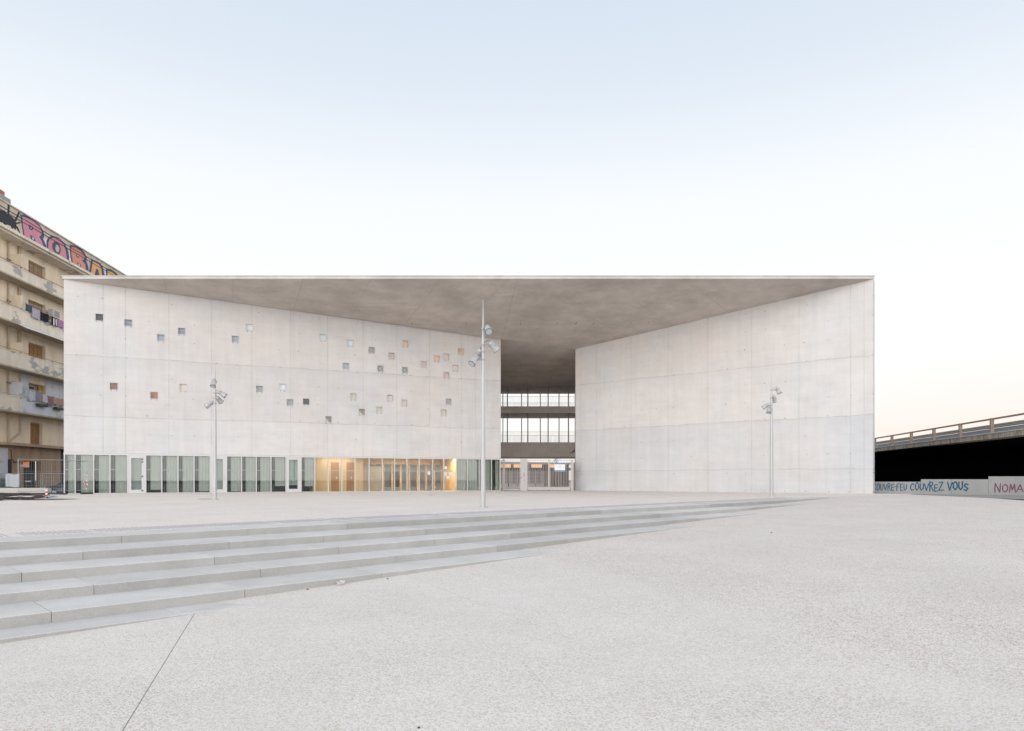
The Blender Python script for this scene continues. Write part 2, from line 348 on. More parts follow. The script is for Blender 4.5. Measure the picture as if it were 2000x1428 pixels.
# ---- steps: six long rows, each of jointed stone blocks
stairs = empty('plaza_steps', (P0.x, P0.y, 0), math.atan2(ub.y, ub.x))
tag(stairs, 'wide pale stone steps fanning out across the plaza, six rows of jointed blocks', 'steps')
RIS = 0.136; OFF = (0, 1.15, 2.17, 3.12, 4.06, 4.62)
for k in range(6):
    m = MB(); top = -RIS*k+0.004
    # local frame: x along the flight, y away from the viewer
    y0 = -OFF[k]; y1 = (-OFF[k-1]+0.04) if k else 0.98
    x = -60.0+(k*0.83) % 2.0; end = (25.1, 21.5, 16.5, 8.8, -1.5, -4.5)[k] if k else 25.1
    rr = random.Random(k)
    ends = (25.0, 27, 23, 17, 10, 3)[k]
    while x < ends:
        ln_ = rr.choice((1.9, 2.3, 2.3, 2.6)); x1 = min(x+ln_, ends)
        m.bevbox(x+0.003, x1-0.003, y0+rr.uniform(-0.003, 0.003), y1-0.006, top-0.6, top+rr.uniform(-0.002, 0.002), 0.009)
        x += ln_
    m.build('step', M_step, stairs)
# studded warning strip behind the top step
m = MB(); rr = random.Random(3)
for i in range(0, 1400):
    xx = -22+i*0.085
    if xx > 22.6: break
    if rr.random() < 0.08: continue
    for j in range(9):
        yy = 1.12+j*0.10
        s = 0.016
        m.add([(xx-s, yy-0.035, 0), (xx+s, yy-0.035, 0), (xx+s, yy+0.035, 0), (xx-s, yy+0.035, 0), (xx-s*.6, yy-0.026, 0.009), (xx+s*.6, yy-0.026, 0.009), (xx+s*.6, yy+0.026, 0.009), (xx-s*.6, yy+0.026, 0.009)],
              [(4,5,6,7), (0,1,5,4), (1,2,6,5), (2,3,7,6), (3,0,4,7)])
st = m.build('tactile_strip', simple('grey_stud', (0.40, 0.39, 0.41), 0.7)); st.location = (P0.x, P0.y, 0.004); st.rotation_euler = (0, 0, math.atan2(ub.y, ub.x))
tag(st, 'band of small grey warning studs set in the terrace behind the top step', 'tactile strip')

# ------------------------------------------------------------------ the concrete building
bl = empty('concrete_building', (-3, 60, 0)); tag(bl, 'pale cast concrete school building with two splayed wings under one sloping canopy', 'building')
Mi = Mloc(bl).inverted()
ML = Matrix.Translation((A.x, A.y, 0)) @ Matrix.Rotation(thL, 4, 'Z')
MR = Matrix.Translation((E.x, E.y, 0)) @ Matrix.Rotation(thR, 4, 'Z')
W_warm = (0.665, 0.632, 0.61); W_cool = (0.635, 0.63, 0.632)
vjL = [tL(p) for p in (201.4, 245, 330, 413, 492, 567.5, 640, 709, 775, 839, 901, 929)]
vjR = [tR(p) for p in (1134.6, 1165.5, 1232.3, 1305, 1382.6, 1468, 1560.4, 1661.5, 1687.6)]
M_left = concrete('cast_concrete_left', W_cool, W_warm, vjL, (5.31, 9.42), rows=((9.42, (0.965, 0.97, 0.98, 1)), (5.31, (1.035, 1.045, 1.05, 1))))
M_right = concrete('cast_concrete_right', W_cool, W_warm, vjR, (5.36, 9.36, 1.72), rows=((9.36, (1.0, 1.005, 1.01, 1)), (5.36, (0.915, 0.94, 0.97, 1))))
def _loc(x, y): return (x, y)
_a = _loc(A.x, A.y); _cL, _sL, _cR, _sR = math.cos(thL), math.sin(thL), math.cos(thR), math.sin(thR); _e = _loc(E.x, E.y)
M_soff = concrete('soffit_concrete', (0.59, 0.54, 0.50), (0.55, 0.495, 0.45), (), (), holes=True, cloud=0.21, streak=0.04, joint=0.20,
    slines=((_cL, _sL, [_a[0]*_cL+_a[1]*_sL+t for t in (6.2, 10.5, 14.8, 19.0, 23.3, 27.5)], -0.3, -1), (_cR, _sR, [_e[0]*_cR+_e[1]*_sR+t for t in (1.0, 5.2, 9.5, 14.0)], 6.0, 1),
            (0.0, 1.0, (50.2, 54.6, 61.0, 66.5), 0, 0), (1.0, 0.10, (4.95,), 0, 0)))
M_conc = concrete('plain_concrete', (0.64, 0.60, 0.57), (0.66, 0.61, 0.57), (), (), holes=False, cloud=0.12)

# windows in the left wing: (px, py, look)
WIN = [(194.1,619.8,'dark'),(250.5,630.6,'blue'),(314.3,659.6,'pale_blue'),(354.8,647.1,'blue'),(459.5,662.3,'pale_blue'),(487.4,639.4,'white'),
 (222.3,754.5,'wood'),(301,772.5,'orange_wood'),(357.6,756.7,'pink'),(506.6,759.7,'grey'),(551.9,755.6,'ice'),(631,659,'ice'),(684,670,'ice'),(726,684,'mauve'),
 (764.9,695,'rose'),(792,671,'peach'),(675.3,715,'bluegrey'),(743,720,'cross'),(790.6,723,'cross'),(827.8,711.3,'rose'),(853,700.5,'peach'),(871.8,697,'pink'),
 (900,686.4,'peach'),(889.4,718.8,'pink'),(872,733,'rose'),(566.4,786,'grey'),(598,784.6,'dark'),(690,774.5,'beige'),(706.8,804.6,'tan'),(740.7,800.4,'beige'),
 (761.6,777,'rosebeige'),(789.5,786.3,'rosebeige'),(876.2,784.4,'mauve'),(866.5,805.5,'beige'),(641.6,819,'olive')]
HS = 0.235
holes = []
for px, py, k in WIN:
    t = tL(px); z = zL(px, py); holes.append((t-HS, t+HS, z-HS, z+HS, k))
ZB = 2.80; ZG = 12.75
def ztopL(t): return 14.49+(13.05-14.49)*t/LL
def ztopR(t): return 12.6+(14.49-12.6)*t/LR
us = sorted(set([0.0, LL]+[h[0] for h in holes]+[h[1] for h in holes])); zs = sorted(set([ZB, ZG]+[h[2] for h in holes]+[h[3] for h in holes]))
m = MB()
for i in range(len(us)-1):
    u0, u1 = us[i], us[i+1]; uc = (u0+u1)/2; run = None
    colh = [h for h in holes if h[0] < uc < h[1]]
    edges = [ZB]+[e for h in sorted(colh, key=lambda h: h[2]) for e in (h[2], h[3])]+[None]
    for q in range(0, len(edges), 2):
        z0, z1 = edges[q], edges[q+1]
        a, b = (z1, z1) if z1 is not None else (ztopL(u0), ztopL(u1))
        m.add([(u0, 0, z0), (u1, 0, z0), (u1, 0, b), (u0, 0, a)], [(0, 1, 2, 3)])
for u0, u1, z0, z1, k in holes:
    d = 0.30
    m.add([(u0,0,z0),(u1,0,z0),(u1,0,z1),(u0,0,z1),(u0,d,z0),(u1,d,z0),(u1,d,z1),(u0,d,z1)], [(0,4,5,1),(1,5,6,2),(2,6,7,3),(3,7,4,0)])
m.add([(0,0,ZB),(LL,0,ZB),(LL,.4,ZB),(0,.4,ZB)], [(0,3,2,1)])
m.add([(0,0,ZB),(0,.4,ZB),(0,.4,ztopL(0)),(0,0,ztopL(0))], [(0,1,2,3)])
me_flat = m.build('left_front_wall', M_left, bl, M=Mi @ ML)
# right front wall
m = MB(); d = 0.5
m.add([(0,0,-.02),(LR,0,-.02),(LR,0,ztopR(LR)),(0,0,ztopR(0)),(0,d,-.02),(LR,d,-.02),(LR,d,ztopR(LR)),(0,d,ztopR(0))],
      [(0,1,2,3),(1,5,6,2),(5,4,7,6),(4,0,3,7)])
m.build('right_front_wall', M_right, bl, M=Mi @ MR)
# returning walls of the passage, outer sides and back
YB = 74.3; YF = 80.6
PL = Vector((-1.75, YB)); PR = Vector((7.4, YB))
def wallseg(mb, p, q, z0, z1p, z1q, th=0.0):
    mb.add([(p.x,p.y,z0),(q.x,q.y,z0),(q.x,q.y,z1q),(p.x,p.y,z1p)], [(0,1,2,3)])
m = MB()
wallseg(m, Cc+Vector((-.001,.001)), PL, -.02, 13.05, 11.08)
wallseg(m, E, PR, -.02, 12.6, 11.08)
wallseg(m, PL, Vector((-1.75, YF)), -.02, 11.08, 11.08); wallseg(m, PR, Vector((7.4, YF)), -.02, 11.08, 11.08)
m.build('passage_wall', M_conc, bl, M=Mi)
nL = Vector((-math.sin(thL), math.cos(thL))); A7 = A+nL*7; C7 = Cc+nL*7; PK = Cc+(PL-Cc)*((C7.y-Cc.y)/(PL.y-Cc.y))
m = MB()
wallseg(m, B, Vector((B.x, YF)), -.4, 14.6, 14.6); wallseg(m, Vector((B.x, YF)), Vector((7.4, YF)), -.4, 14.6, 14.6)
m.build('outer_wall', M_conc, bl, M=Mi)
m = MB(); wallseg(m, A+nL*.01, A7, -.4, 14.6, 14.6)
wallseg(m, A7, C7, 3.1, 14.6, 14.6); wallseg(m, C7, PK, 0, 14.6, 14.6)
wallseg(m, PK+Vector((-.25, 0)), PL+Vector((-.25, 0)), -.02, 14.6, 14.6); wallseg(m, PL+Vector((-.25, 0)), Vector((PL.x-.25, YF)), -.02, 14.6, 14.6)
m.build('outer_wall', M_conc, bl, M=Mi)
# canopy roof: thin front edge, soffit falling towards the passage
ZF0, ZF1 = 14.49, 14.67; ov = 0.06
m = MB()
V = [(A.x-ov, A.y-ov, ZF0), (B.x+ov, B.y-ov, ZF0), (E.x, E.y, 12.6), (Cc.x, Cc.y, 13.05), (PL.x, YB, 11.08), (PR.x, YB, 11.08), (PR.x, YF+.1, 11.08), (PL.x, YF+.1, 11.08)]
m.add(V, [(0, 3, 2, 1), (3, 4, 5, 2), (4, 7, 6, 5)])
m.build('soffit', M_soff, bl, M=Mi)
M_fas = concrete('fascia_concrete', (0.60, 0.58, 0.555), (0.56, 0.54, 0.52), (), (), holes=False, cloud=0.2)
m = MB()
x0, x1, y0, y1 = A.x-ov, B.x+ov, A.y-ov, YF+.1
rp = [(x0, y0), (x1, y0), (x1, y1), (PL.x-.3, y1), (PL.x-.3, C7.y+.1), (C7.x, C7.y+.1), (A7.x-.05, A7.y+.1)]
n_ = len(rp)
m.add([(x, y, ZF0) for x, y in rp]+[(x, y, ZF1) for x, y in rp], [tuple(range(n_, 2*n_))]+[(i, (i+1) % n_, n_+(i+1) % n_, n_+i) for i in range(n_)])
m.box(x0-.05, x1+.05, y0-.045, y0+.35, ZF1, ZF1+.035)
m.build('roof', M_fas, bl, M=Mi)
# shallow pour lines in the soffit are real 1 cm battens' marks
m = MB()
def soffit_z(x, y):   # plane through A, B, mean of C/E
    return ZF0-(y-A.y+ov)*0.1195

# window inserts
WC = {'dark': (0.05,0.055,0.06), 'blue': (0.30,0.37,0.42), 'pale_blue': (0.42,0.50,0.56), 'white': (0.92,0.93,0.95), 'wood': (0.30,0.14,0.06), 'orange_wood': (0.52,0.19,0.045),
      'pink': (0.92,0.76,0.68), 'grey': (0.42,0.41,0.43), 'ice': (0.86,0.93,0.97), 'mauve': (0.46,0.40,0.41), 'rose': (0.76,0.59,0.53), 'peach': (0.95,0.67,0.49),
      'bluegrey': (0.48,0.52,0.58), 'cross': (0.36,0.37,0.35), 'beige': (0.76,0.69,0.58), 'tan': (0.38,0.27,0.15), 'rosebeige': (0.80,0.67,0.60), 'olive': (0.26,0.26,0.20)}
WM = {k: simple('blind_and_reflection_'+k, c, 0.7, var=0.06, scale=2.5) for k, c in WC.items()}  # blind colours also hold the panes' sky reflections and sunset glow
M_frame = simple('window_frame_grey', (0.53, 0.53, 0.53), 0.5, 0.3, var=0.03)
M_glassW = glassmat('window_glass', (0.95, 0.96, 0.96), 0.35, 0.01)
M_white = simple('white_strip', (0.72, 0.72, 0.71), 0.6)
M_tab = simple('dark_tab', (0.16, 0.15, 0.15), 0.7)
for n_, (u0, u1, z0, z1, k) in enumerate(holes):
    m = MB(); b = 0.055; y0, y1 = -0.006, 0.05
    m.box(u0-b, u1+b, y0, y1, z1-.01, z1+b); m.box(u0-b, u1+b, y0, y1, z0-b, z0+.01); m.box(u0-b, u0+.01, y0, y1, z0+.01, z1-.01); m.box(u1-.01, u1+b, y0, y1, z0+.01, z1-.01)
    fr = m.build('window', M_frame, bl, M=Mi @ ML)
    p = MB(); p.box(u0+.01, u1-.01, .10, .107, z0+.01, z1-.01); p.build('pane', M_glassW, fr)
    s = MB(); s.box(u0, u1, .165, .26, z0, z1)
    s.build('blind', WM[k], fr)
    if k in ('cross', 'blue'):
        q = MB(); 
        if k == 'cross':
            for a_, b_ in (((u0+.03, z0+.03), (u1-.03, z1-.03)), ((u0+.03, z1-.03), (u1-.03, z0+.03))):
                q.cyl((a_[0], .14, a_[1]), (b_[0], .14, b_[1]), .018, n=6)
        else:
            q.box(u0+.2, u0+.225, .12, .14, z0, z1); q.box(u0, u1, .118, .142, z0+.3, z0+.325)
        q.build('brace', M_white if k == 'cross' else M_frame, fr)
    if k in ('tan', 'olive', 'orange_wood'):       # things standing inside behind the pane
        q = MB(); q.prism([(u0+.012,   .148, z0+.012), (u0+.30,   .148, z0+.012), (u0+.16,   .148, z0+.26), (u0+.012,   .148, z0+.34)], (0, .01, 0))
        q.build('inner_shade', {'tan': WM['beige'], 'olive': WM['beige'], 'dark': WM['bluegrey'], 'orange_wood': WM['wood'], 'wood': WM['tan']}[k], fr)
    for xx in (u0+.08, u1-.08):
        t_ = MB(); t_.box(xx-.02, xx+.02, -.014, -.004, z0-b-.055, z0-b+.012); t_.build('bracket', M_tab, fr)

# ---- ground floor glazing
MUL = [125.5,147,183,215,249.5,284.7,316,347.7,379,410.5,442.7,472,500.7,529.4,558.5,588.3,614.8,641,667.7,693.4,721,746.5,770.7,795,819,845,867,891,913,936,960,976.5]
DOORS = {4, 9, 14}; warm0, warm1 = 16, 27
M_alu = simple('pale_aluminium', (0.56, 0.56, 0.57), 0.4, 0.25, var=0.03)
M_glass = glassmat('shop_glass', (0.85, 0.88, 0.865), 0.4, 0.025)
M_glassC = glassmat('clear_shop_glass', (0.94, 0.95, 0.92), 0.6, 0.0)
M_blind = simple('grey_green_blind', (0.58, 0.58, 0.55), 0.85, var=0.05, scale=0.8)
M_black = simple('black_metal', (0.02, 0.02, 0.022), 0.5)
M_pine = None
def wood(name, c1, c2, sc=1.0):
    g = NG(name); g.b.inputs['Roughness'].default_value = 0.55
    n1 = g.noise(1.0, 5, 0.6, g.mapping((14*sc, 14*sc, 0.7))); 
    g.col(g.mix(g.maprange(n1, 0.3, 0.7), c1, c2)); return g.m
M_pine = wood('pine_board', (0.66, 0.48, 0.29), (0.76, 0.58, 0.37)); M_brown = wood('brown_door_wood', (0.36, 0.19, 0.09), (0.48, 0.27, 0.14))
ts = [tL(p) for p in MUL]
g_head = 2.795
hd = MB(); hd.box(-.02, LL-.01, -.01, .10, 2.66, g_head); hd.build('head_frame', M_alu, bl, M=Mi @ ML)
hd = MB(); hd.box(0, LL-.01, .0, .10, .006, .05); hd.build('sill_frame', M_alu, bl, M=Mi @ ML)
for i, t in enumerate(ts):
    if i-1 in DOORS and i in DOORS: continue
    m = MB(); wd = .035 if 0 < i < len(ts)-1 else .045
    a = t-wd; b = t+wd
    if i == 0: a, b = 0.0, .07
    if i == len(ts)-1: a, b = LL-.09, LL-.012
    m.box(a, b, -.02, .12, .05, 2.66); m.build('mullion', M_alu, bl, M=Mi @ ML)
for i in range(len(ts)-1):
    a, b = ts[i]+.035, ts[i+1]-.035
    if i == 0: a = .07
    if i == len(ts)-2: b = LL-.09
    if i in DOORS:
        m = MB(); e = .14
        m.box(a, a+e*1.3, .0, .08, .05, 2.66); m.box(b-e*1.6, b, .0, .08, .05, 2.66); m.box(a+e*1.3, b-e*1.6, .0, .08, 2.47, 2.66); m.box(a+e*1.3, b-e*1.6, .0, .08, .05, .26)
        dr = m.build('door', M_alu, bl, M=Mi @ ML)
        q = MB(); q.box(a+e*1.3, b-e*1.6, .035, .045, .26, 2.47); q.build('pane', M_glass, dr)
        q = MB()
        if i == 4:
            for zz in (.2, 1.2, 2.2, 2.4): q.box(b-.22, b-.12, -.03, 0.0, zz-.04, zz+.04)
            q.build('hinge', M_black, dr)
        else:
            q.cyl((b-.15, -.05, .9), (b-.15, -.05, 1.3), .015); q.box(b-.16, b-.14, -.05, 0, .95, .97); q.box(b-.16, b-.14, -.05, 0, 1.23, 1.25)
            q.build('handle', M_alu, dr)
        q = MB(); q.box(a+.12, b-.12, .22, .235, (.55 if i == 14 else .05), 2.6); q.build('blind', simple('pale_green_blind', (0.46, 0.52, 0.50), .8, var=.04), dr)
        continue
    q = MB(); q.box(a, b, .04, .05, .05, 2.66); pn = q.build('glass_bay', M_glassC if warm0 <= i < warm1 else M_glass, bl, M=Mi @ ML)
    q = MB(); q.box(a, b, .10, .13, 1.64, 1.68); q.build('crossbar', M_alu, pn)
    if not (warm0 <= i < warm1):
        rr = random.Random(i*13+5); w_ = b-a
        off = 0.26*w_ if i < 27 else 0.12*w_
        zb = {5: .25, 13: .48, 15: .46, 8: .12, 10: .1}.get(i, .05)
        if i == 30: off = .55*w_
        q = MB(); n_ = 7; xs_ = [a+off+(b-a-off)*j/n_ for j in range(n_+1)]
        for j in range(n_):     # softly waved fabric
            q.add([(xs_[j], .24+.012*(j % 2), zb), (xs_[j+1], .24+.012*((j+1) % 2), zb), (xs_[j+1], .24+.012*((j+1) % 2), 2.64), (xs_[j], .24+.012*(j % 2), 2.64)], [(0,1,2,3)])
        q.build('blind', M_blind, pn)
        q = MB(); q.box(a+off*.45, a+off*.62, .20, .22, .05, 2.64); q.build('blind_rail', simple('green_edge', (0.10, 0.15, 0.13), .5), pn)
# posters stuck on the panes near the right end
for (px, py, w_, h_, c) in ((869.5,913.5,7,6,(.75,.77,.78)),(869.5,926,7,9,(.72,.68,.70)),(838,924,5,6.5,(.74,.75,.73)),(875.5,932,7,6,(.75,.74,.68)),(880,925,7,6,(.74,.74,.70))):
    t = tL(px); z = zL(px, py); k = .042
    q = MB(); q.box(t-w_*k/2, t+w_*k/2, .012, .016, z-h_*k/2, z+h_*k/2); tag(q.build('paper_notice', simple('notice_paper', c, .8, var=.12, scale=14), bl, M=Mi @ ML))
# ---- room behind the glazing
M_int = simple('interior_grey', (0.30, 0.30, 0.28), 0.9); M_intd = simple('interior_dark', (0.09, 0.095, 0.09), 0.9)
M_lamp = emis('ceiling_lamp_glow', (1.0, 0.87, 0.70), 4.2)
ta, tb = ts[warm0], ts[warm1]; DB = 5.2
q = MB(); q.box(.3, LL-.2, .26, DB+.4, 2.81, 3.05); q.build('ceiling', M_int, bl, M=Mi @ ML)
q = MB(); q.box(.3, LL-.2, .12, DB+.4, -.02, .006); q.build('floor', simple('interior_floor', (0.42, 0.33, 0.24), .5), bl, M=Mi @ ML)
q = MB(); q.box(.3, ta-.1, 2.2, 2.4, .006, 2.81); q.box(tb+.3, LL-.2, 2.2, 2.4, .006, 2.81); q.build('partition', M_intd, bl, M=Mi @ ML)
tm = tL(688)
q = MB(); q.box(ta-.1, ta, .3, 2.4, .006, 2.81); q.box(ta, tm+1.0, 1.5, 1.65, .006, 2.81); q.box(tm+1.0, tm+1.15, 1.5, DB, .006, 2.81); q.box(tb+.25, tb+.4, .3, DB, .006, 2.81)
pw = q.build('pine_partition', M_pine, bl, M=Mi @ ML)
for px0, px1 in ((646, 659), (677, 689)):
    q = MB(); q.box(tL(px0)+.25, tL(px1)+.35, 1.455, 1.498, .02, 2.35); dd = q.build('inner_door', M_brown, pw)
    q = MB(); q.box(tL(px1)+.12, tL(px1)+.2, 1.43, 1.455, 1.0, 1.2); q.build('handle', M_alu, dd)
q = MB(); q.box(tm+1.15, tb+.25, DB, DB+.12, 2.3, 2.81); q.build('pine_header', M_pine, bl, M=Mi @ ML)
for j in range(9):
    x = tm+2.0+j*(tb-tm-2.0)/8.5
    q = MB(); q.box(x, x+.16, DB-.02, DB+.16, .006, 2.3); q.build('pine_post', M_pine, bl, M=Mi @ ML)
q = MB(); q.box(tm+1.2, tm+3.3, DB-.6, DB-.5, .01, 2.1); q.build('display_panel', simple('display_grey', (0.46, 0.43, 0.42), .8), bl, M=Mi @ ML)
for x0_, x1_, y0_, y1_ in ((ta+.6, tm+.2, .5, 1.2), (tm+1.6, tm+5.4, .8, 1.6), (tm+6.2, tm+10.2, .8, 1.6), (tm+11.0, tb-1.8, .8, 1.6), (tm+2.2, tm+6.0, 3.2, 3.8), (tm+7.2, tb-2.2, 3.2, 3.8)):
    q = MB(); q.box(x0_, x1_, y0_, y1_, 2.79, 2.808); q.build('ceiling_lamp', M_lamp, bl, M=Mi @ ML)

# ---- galleries closing the passage
M_gal = concrete('gallery_concrete', (0.66, 0.62, 0.585), (0.68, 0.62, 0.57), (), (), holes=False, cloud=0.14)
for (z0, z1, zs0) in ((8.2, 8.93, 8.2), (3.42, 5.02, 3.42)):
    m = MB(); m.box(PL.x, PR.x, YB, YB+.3, z0, z1); m.box(PL.x, PR.x, YB+.3, YF, z0+.02, z0+.35); m.box(PL.x, PR.x, YF, YF+.25, z0, z1-.02)
    m.build('gallery_slab', M_gal, bl, M=Mi)
M_col = simple('brown_steel', (0.20, 0.165, 0.14), 0.6, var=.08)
for px in (991, 1031, 1070.6, 1110.4):
    x = (px-1000)/F*YB
    for z0, z1 in ((8.93, 11.07), (5.02, 8.2)):
        m = MB(); m.box(x-.055, x+.055, YB+.05, YB+.17, z0, z1); m.build('gallery_column', M_col, bl, M=Mi)
for px in (982.2, 1018.8, 1055.3, 1092):
    x = (px-1000)/F*YF
    for z0, z1 in ((8.9, 11.07), (5.0, 8.2)):
        m = MB(); m.box(x-.05, x+.05, YF+.02, YF+.12, z0, z1); m.build('gallery_column', M_col, bl, M=Mi)
M_rail = simple('rail_grey', (0.42, 0.42, 0.43), 0.5)
for yy, zt_, zb_ in ((YB+.22, 10.06, 8.93), (YF+.2, 10.04, 8.9), (YB+.22, 6.18, 5.02), (YF+.2, 6.2, 5.0)):
    m = MB(); m.box(PL.x, PR.x, yy-.012, yy+.012, zt_-.03, zt_)
    x = PL.x+.05
    while x < PR.x: m.box(x-.007, x+.007, yy-.007, yy+.007, zb_, zt_-.03); x += .125
    m.build('railing', M_rail, bl, M=Mi)
m = MB(); m.cyl((6.35, YB-.12, 3.85), (6.75, YB-.3, 4.05), .04); m.cyl((6.72, YB-.3, 4.0), (6.8, YB, 4.25), .03); m.build('security_camera', M_black, bl, M=Mi)

# ------------------------------------------------------------------ gates in the passage
YG = 59.55; KG = F/YG
M_gate = simple('gate_pale_grey', (0.47, 0.46, 0.455), 0.5, 0.1, var=.03)
def gx(px): return (px-1000)/KG
def leaf(parent, x0, x1, z0, z1, base=.26):
    m = MB(); fw = .05
    m.box(x0, x1, -.025, .025, z0, z0+base); m.box(x0, x1, -.025, .025, z1-.05, z1); m.box(x0, x0+fw, -.025, .025, z0+base, z1-.05); m.box(x1-fw, x1, -.025, .025, z0+base, z1-.05)
    g_ = m.build('gate_leaf', M_gate, parent)
    x = x0+fw+.07
    m = MB()
    while x < x1-fw-.03: m.box(x-.018, x+.018, -.018, .018, z0+base, z1-.05); x += .139
    m.build('bars', M_gate, g_); return g_
pg = empty('pedestrian_gate', (0, YG, 0)); tag(pg, 'narrow pale grey barred pedestrian gate beside the glazed wing', 'gate')
leaf(pg, gx(986), gx(1014.6), .05, 2.70, .12)
m = MB(); m.box(gx(981.8), gx(985.6), -.08, .08, 0, 2.76); m.build('post', M_gate, pg)
m = MB(); m.box(gx(978.4), gx(981.8), -.02, .02, 2.62, 2.68); m.box(gx(978.4), gx(981.8), -.02, .02, .05, .15)
for px in (979, 980.6): m.box(gx(px)-.018, gx(px)+.018, -.018, .018, .15, 2.62)
m.build('side_bars', M_gate, pg)
gp = empty('gate_pillar', (gx(1023.5), YG, 0)); tag(gp, 'solid pale grey gate pillar with entry phone between the two gates', 'pillar')
x0, x1 = gx(1016)-gx(1023.5), gx(1030.2)-gx(1023.5)
m = MB(); m.bevbox(x0, x1, -.12, .12, 0, 2.76, .01); m.build('pillar_body', M_gate, gp)
m = MB(); m.box(-.10, .07, -.14, -.12, 1.20, 1.62); ip = m.build('entry_phone', simple('steel_panel', (.40,.39,.38), .35, .6), gp)
m = MB()
for j in range(6): m.box(-.07, .04, -.147, -.14, 1.24+j*.06, 1.27+j*.06)
m.build('button', M_tab, ip)
m = MB(); m.box(-.02, .07, -.135, -.12, .90, .95); m.build('lock_plate', M_tab, gp)
m = MB(); m.cyl((x0+.07, -.17, 1.12), (x0+.07, -.12, 1.12), .04); m.build('door_knob', M_black, gp)
dg = empty('double_gate', (gx(1072), YG, 0)); tag(dg, 'wide pale grey double gate with vertical bars and a notice fixed on it', 'gate')
xo = gx(1072)
leaf(dg, gx(1031)-xo, gx(1071.2)-xo, .05, 2.70); leaf(dg, gx(1072.6)-xo, gx(1113.8)-xo, .05, 2.68)
m = MB(); m.box(-.06, .06, -.05, .05, .02, 2.72); m.build('meeting_stile', M_gate, dg)
m = MB(); m.box(-.10, .06, -.08, .0, -.01, .05); m.build('floor_bolt', M_black, dg)
m = MB(); m.box(gx(1115)-xo, gx(1119.8)-xo, -.1, .1, 0, 2.72); m.build('post', M_gate, dg)
m = MB(); m.box(gx(1120.2)-xo, gx(1122.6)-xo, .0, .04, .02, 2.45); m.build('side_plate', M_col, dg)
sg = empty('notice_board', (gx(1093.4), YG-.04, 0)); tag(sg, 'white notice with blue top and bottom bands hung on the double gate', 'sign')
def zg(py): return 1+(936-py)/KG
sx = gx(1103.8)-gx(1093.4)
m = MB(); m.box(-sx, sx, -.012, 0, zg(921), zg(903.8)); m.build('board', simple('sign_white', (.80,.81,.82), .4, var=.02), sg)
M_bl = simple('sign_blue', (.06,.22,.52), .4, var=.05)
m = MB(); m.box(-sx+.01, sx-.01, -.016, -.0125, zg(906.8), zg(904.1)); m.build('header_band', M_bl, sg)
m = MB(); m.box(-sx+.01, sx-.01, -.016, -.0125, zg(920.7), zg(918.6)); m.build('footer_band', M_bl, sg)
m = MB(); rr = random.Random(1)
for (py, xa, xb) in ((905.6,-.17,.15),(909.2,-.34,-.28),(909.2,-.12,.12),(912.4,-.15,.14),(913.4,-.12,.10)):
    x = xa
    while x < xb: l = rr.uniform(.02, .05); m.box(x, min(x+l, xb), -.019, -.0165, zg(py)-.014, zg(py)+.014); x += l+.012
m.build('small_print', simple('print_grey', (.40,.46,.55), .6), sg)

# ------------------------------------------------------------------ low building across the courtyard
cb = empty('courtyard_building', (0, 88, 0)); tag(cb, 'low building across the courtyard with lattice screens and warm lit canopy', 'building')
M_cw = simple('courtyard_white', (.62,.59,.56), .8); M_cb = simple('courtyard_brown', (.30,.20,.15), .8)
X0, X1 = -32, 7.6
m = MB(); m.box(-2.8, X1, 3.0, 8, 0, 3.2); m.build('back_wall', simple('courtyard_warm_brown', (.20,.135,.095), .9), cb)  # back wall in its own warm brown
m = MB(); m.box(X0, -2.8, 0.3, 8, 0, 3.2); m.build('front_wall', simple('courtyard_pale_wall', (.74,.76,.73), .9, var=.3, scale=.8), cb)
m = MB(); m.prism([(X0, -.5, 3.0), (X1, -.5, 2.9), (X1, -.5, 3.1), (X0, -.5, 3.75)], (0, 8, 0)); m.build('roof', simple('courtyard_roof', (.55,.53,.52), .8), cb)
m = MB(); m.box(-2.8, X1, -.2, 0, 2.1, 2.45); m.build('beam', simple('beam_dark', (.06,.058,.055), .7), cb)
M_glow = emis('warm_canopy_light', (1.0, .52, .22), .75)
x = -3.2; rr = random.Random(5)
while x < X1-.5:
    l = rr.choice((.8, 1.0, 1.4)); m = MB(); m.box(x, min(x+l, X1-.3), .15, .2, 2.5, 2.92); m.build('canopy_light', M_glow, cb); x += l+rr.choice((.15, .3, .9))
x = X0
while x < X1-1.0:
    k = rr.choice(('lat', 'lat', 'door', 'wall', 'lat'))
    w_ = 1.05
    m = MB()
    if k == 'lat':
        nx_, nz_ = 6, 9
        for i in range(nx_+1): m.box(x+i*w_/nx_-.03, x+i*w_/nx_+.03, -.12, 0, .45, 2.1)
        for j in range(nz_+1): m.box(x, x+w_, -.11, -.01, .45+j*1.62/nz_-.03, .45+j*1.62/nz_+.03)
        m.build('lattice_screen', M_cw, cb); m = MB(); m.box(x, x+w_, -.12, 0, 0, .41); m.build('plinth', M_cw, cb)
    elif k == 'door': m.box(x+.1, x+w_-.1, -.05, .05, 0, 2.08); m.build('door', M_cb, cb)
    else: m.box(x, x+w_, -.1, 0, 0, 2.1); m.build('wall_panel', simple('courtyard_panel', (.42,.37,.34), .8), cb)
    x += w_+.12
tr = MB()  # slim bare tree in the courtyard
def branch(mb, p, d, l, r, depth, rr):
    q = p+d*l; mb.cyl(p, q, r, r*.7, 5, False)
    if depth == 0: return
    for _ in range(3):
        a = Vector((rr.uniform(-1, 1), rr.uniform(-1, 1), rr.uniform(-.1, .9))).normalized()
        branch(mb, q, (d*.7+a*.8).normalized(), l*.68, r*.6, depth-1, rr)
branch(tr, Vector((5.6, 84, 0)), Vector((0.02, 0, 1)), 2.0, .06, 5, random.Random(9))
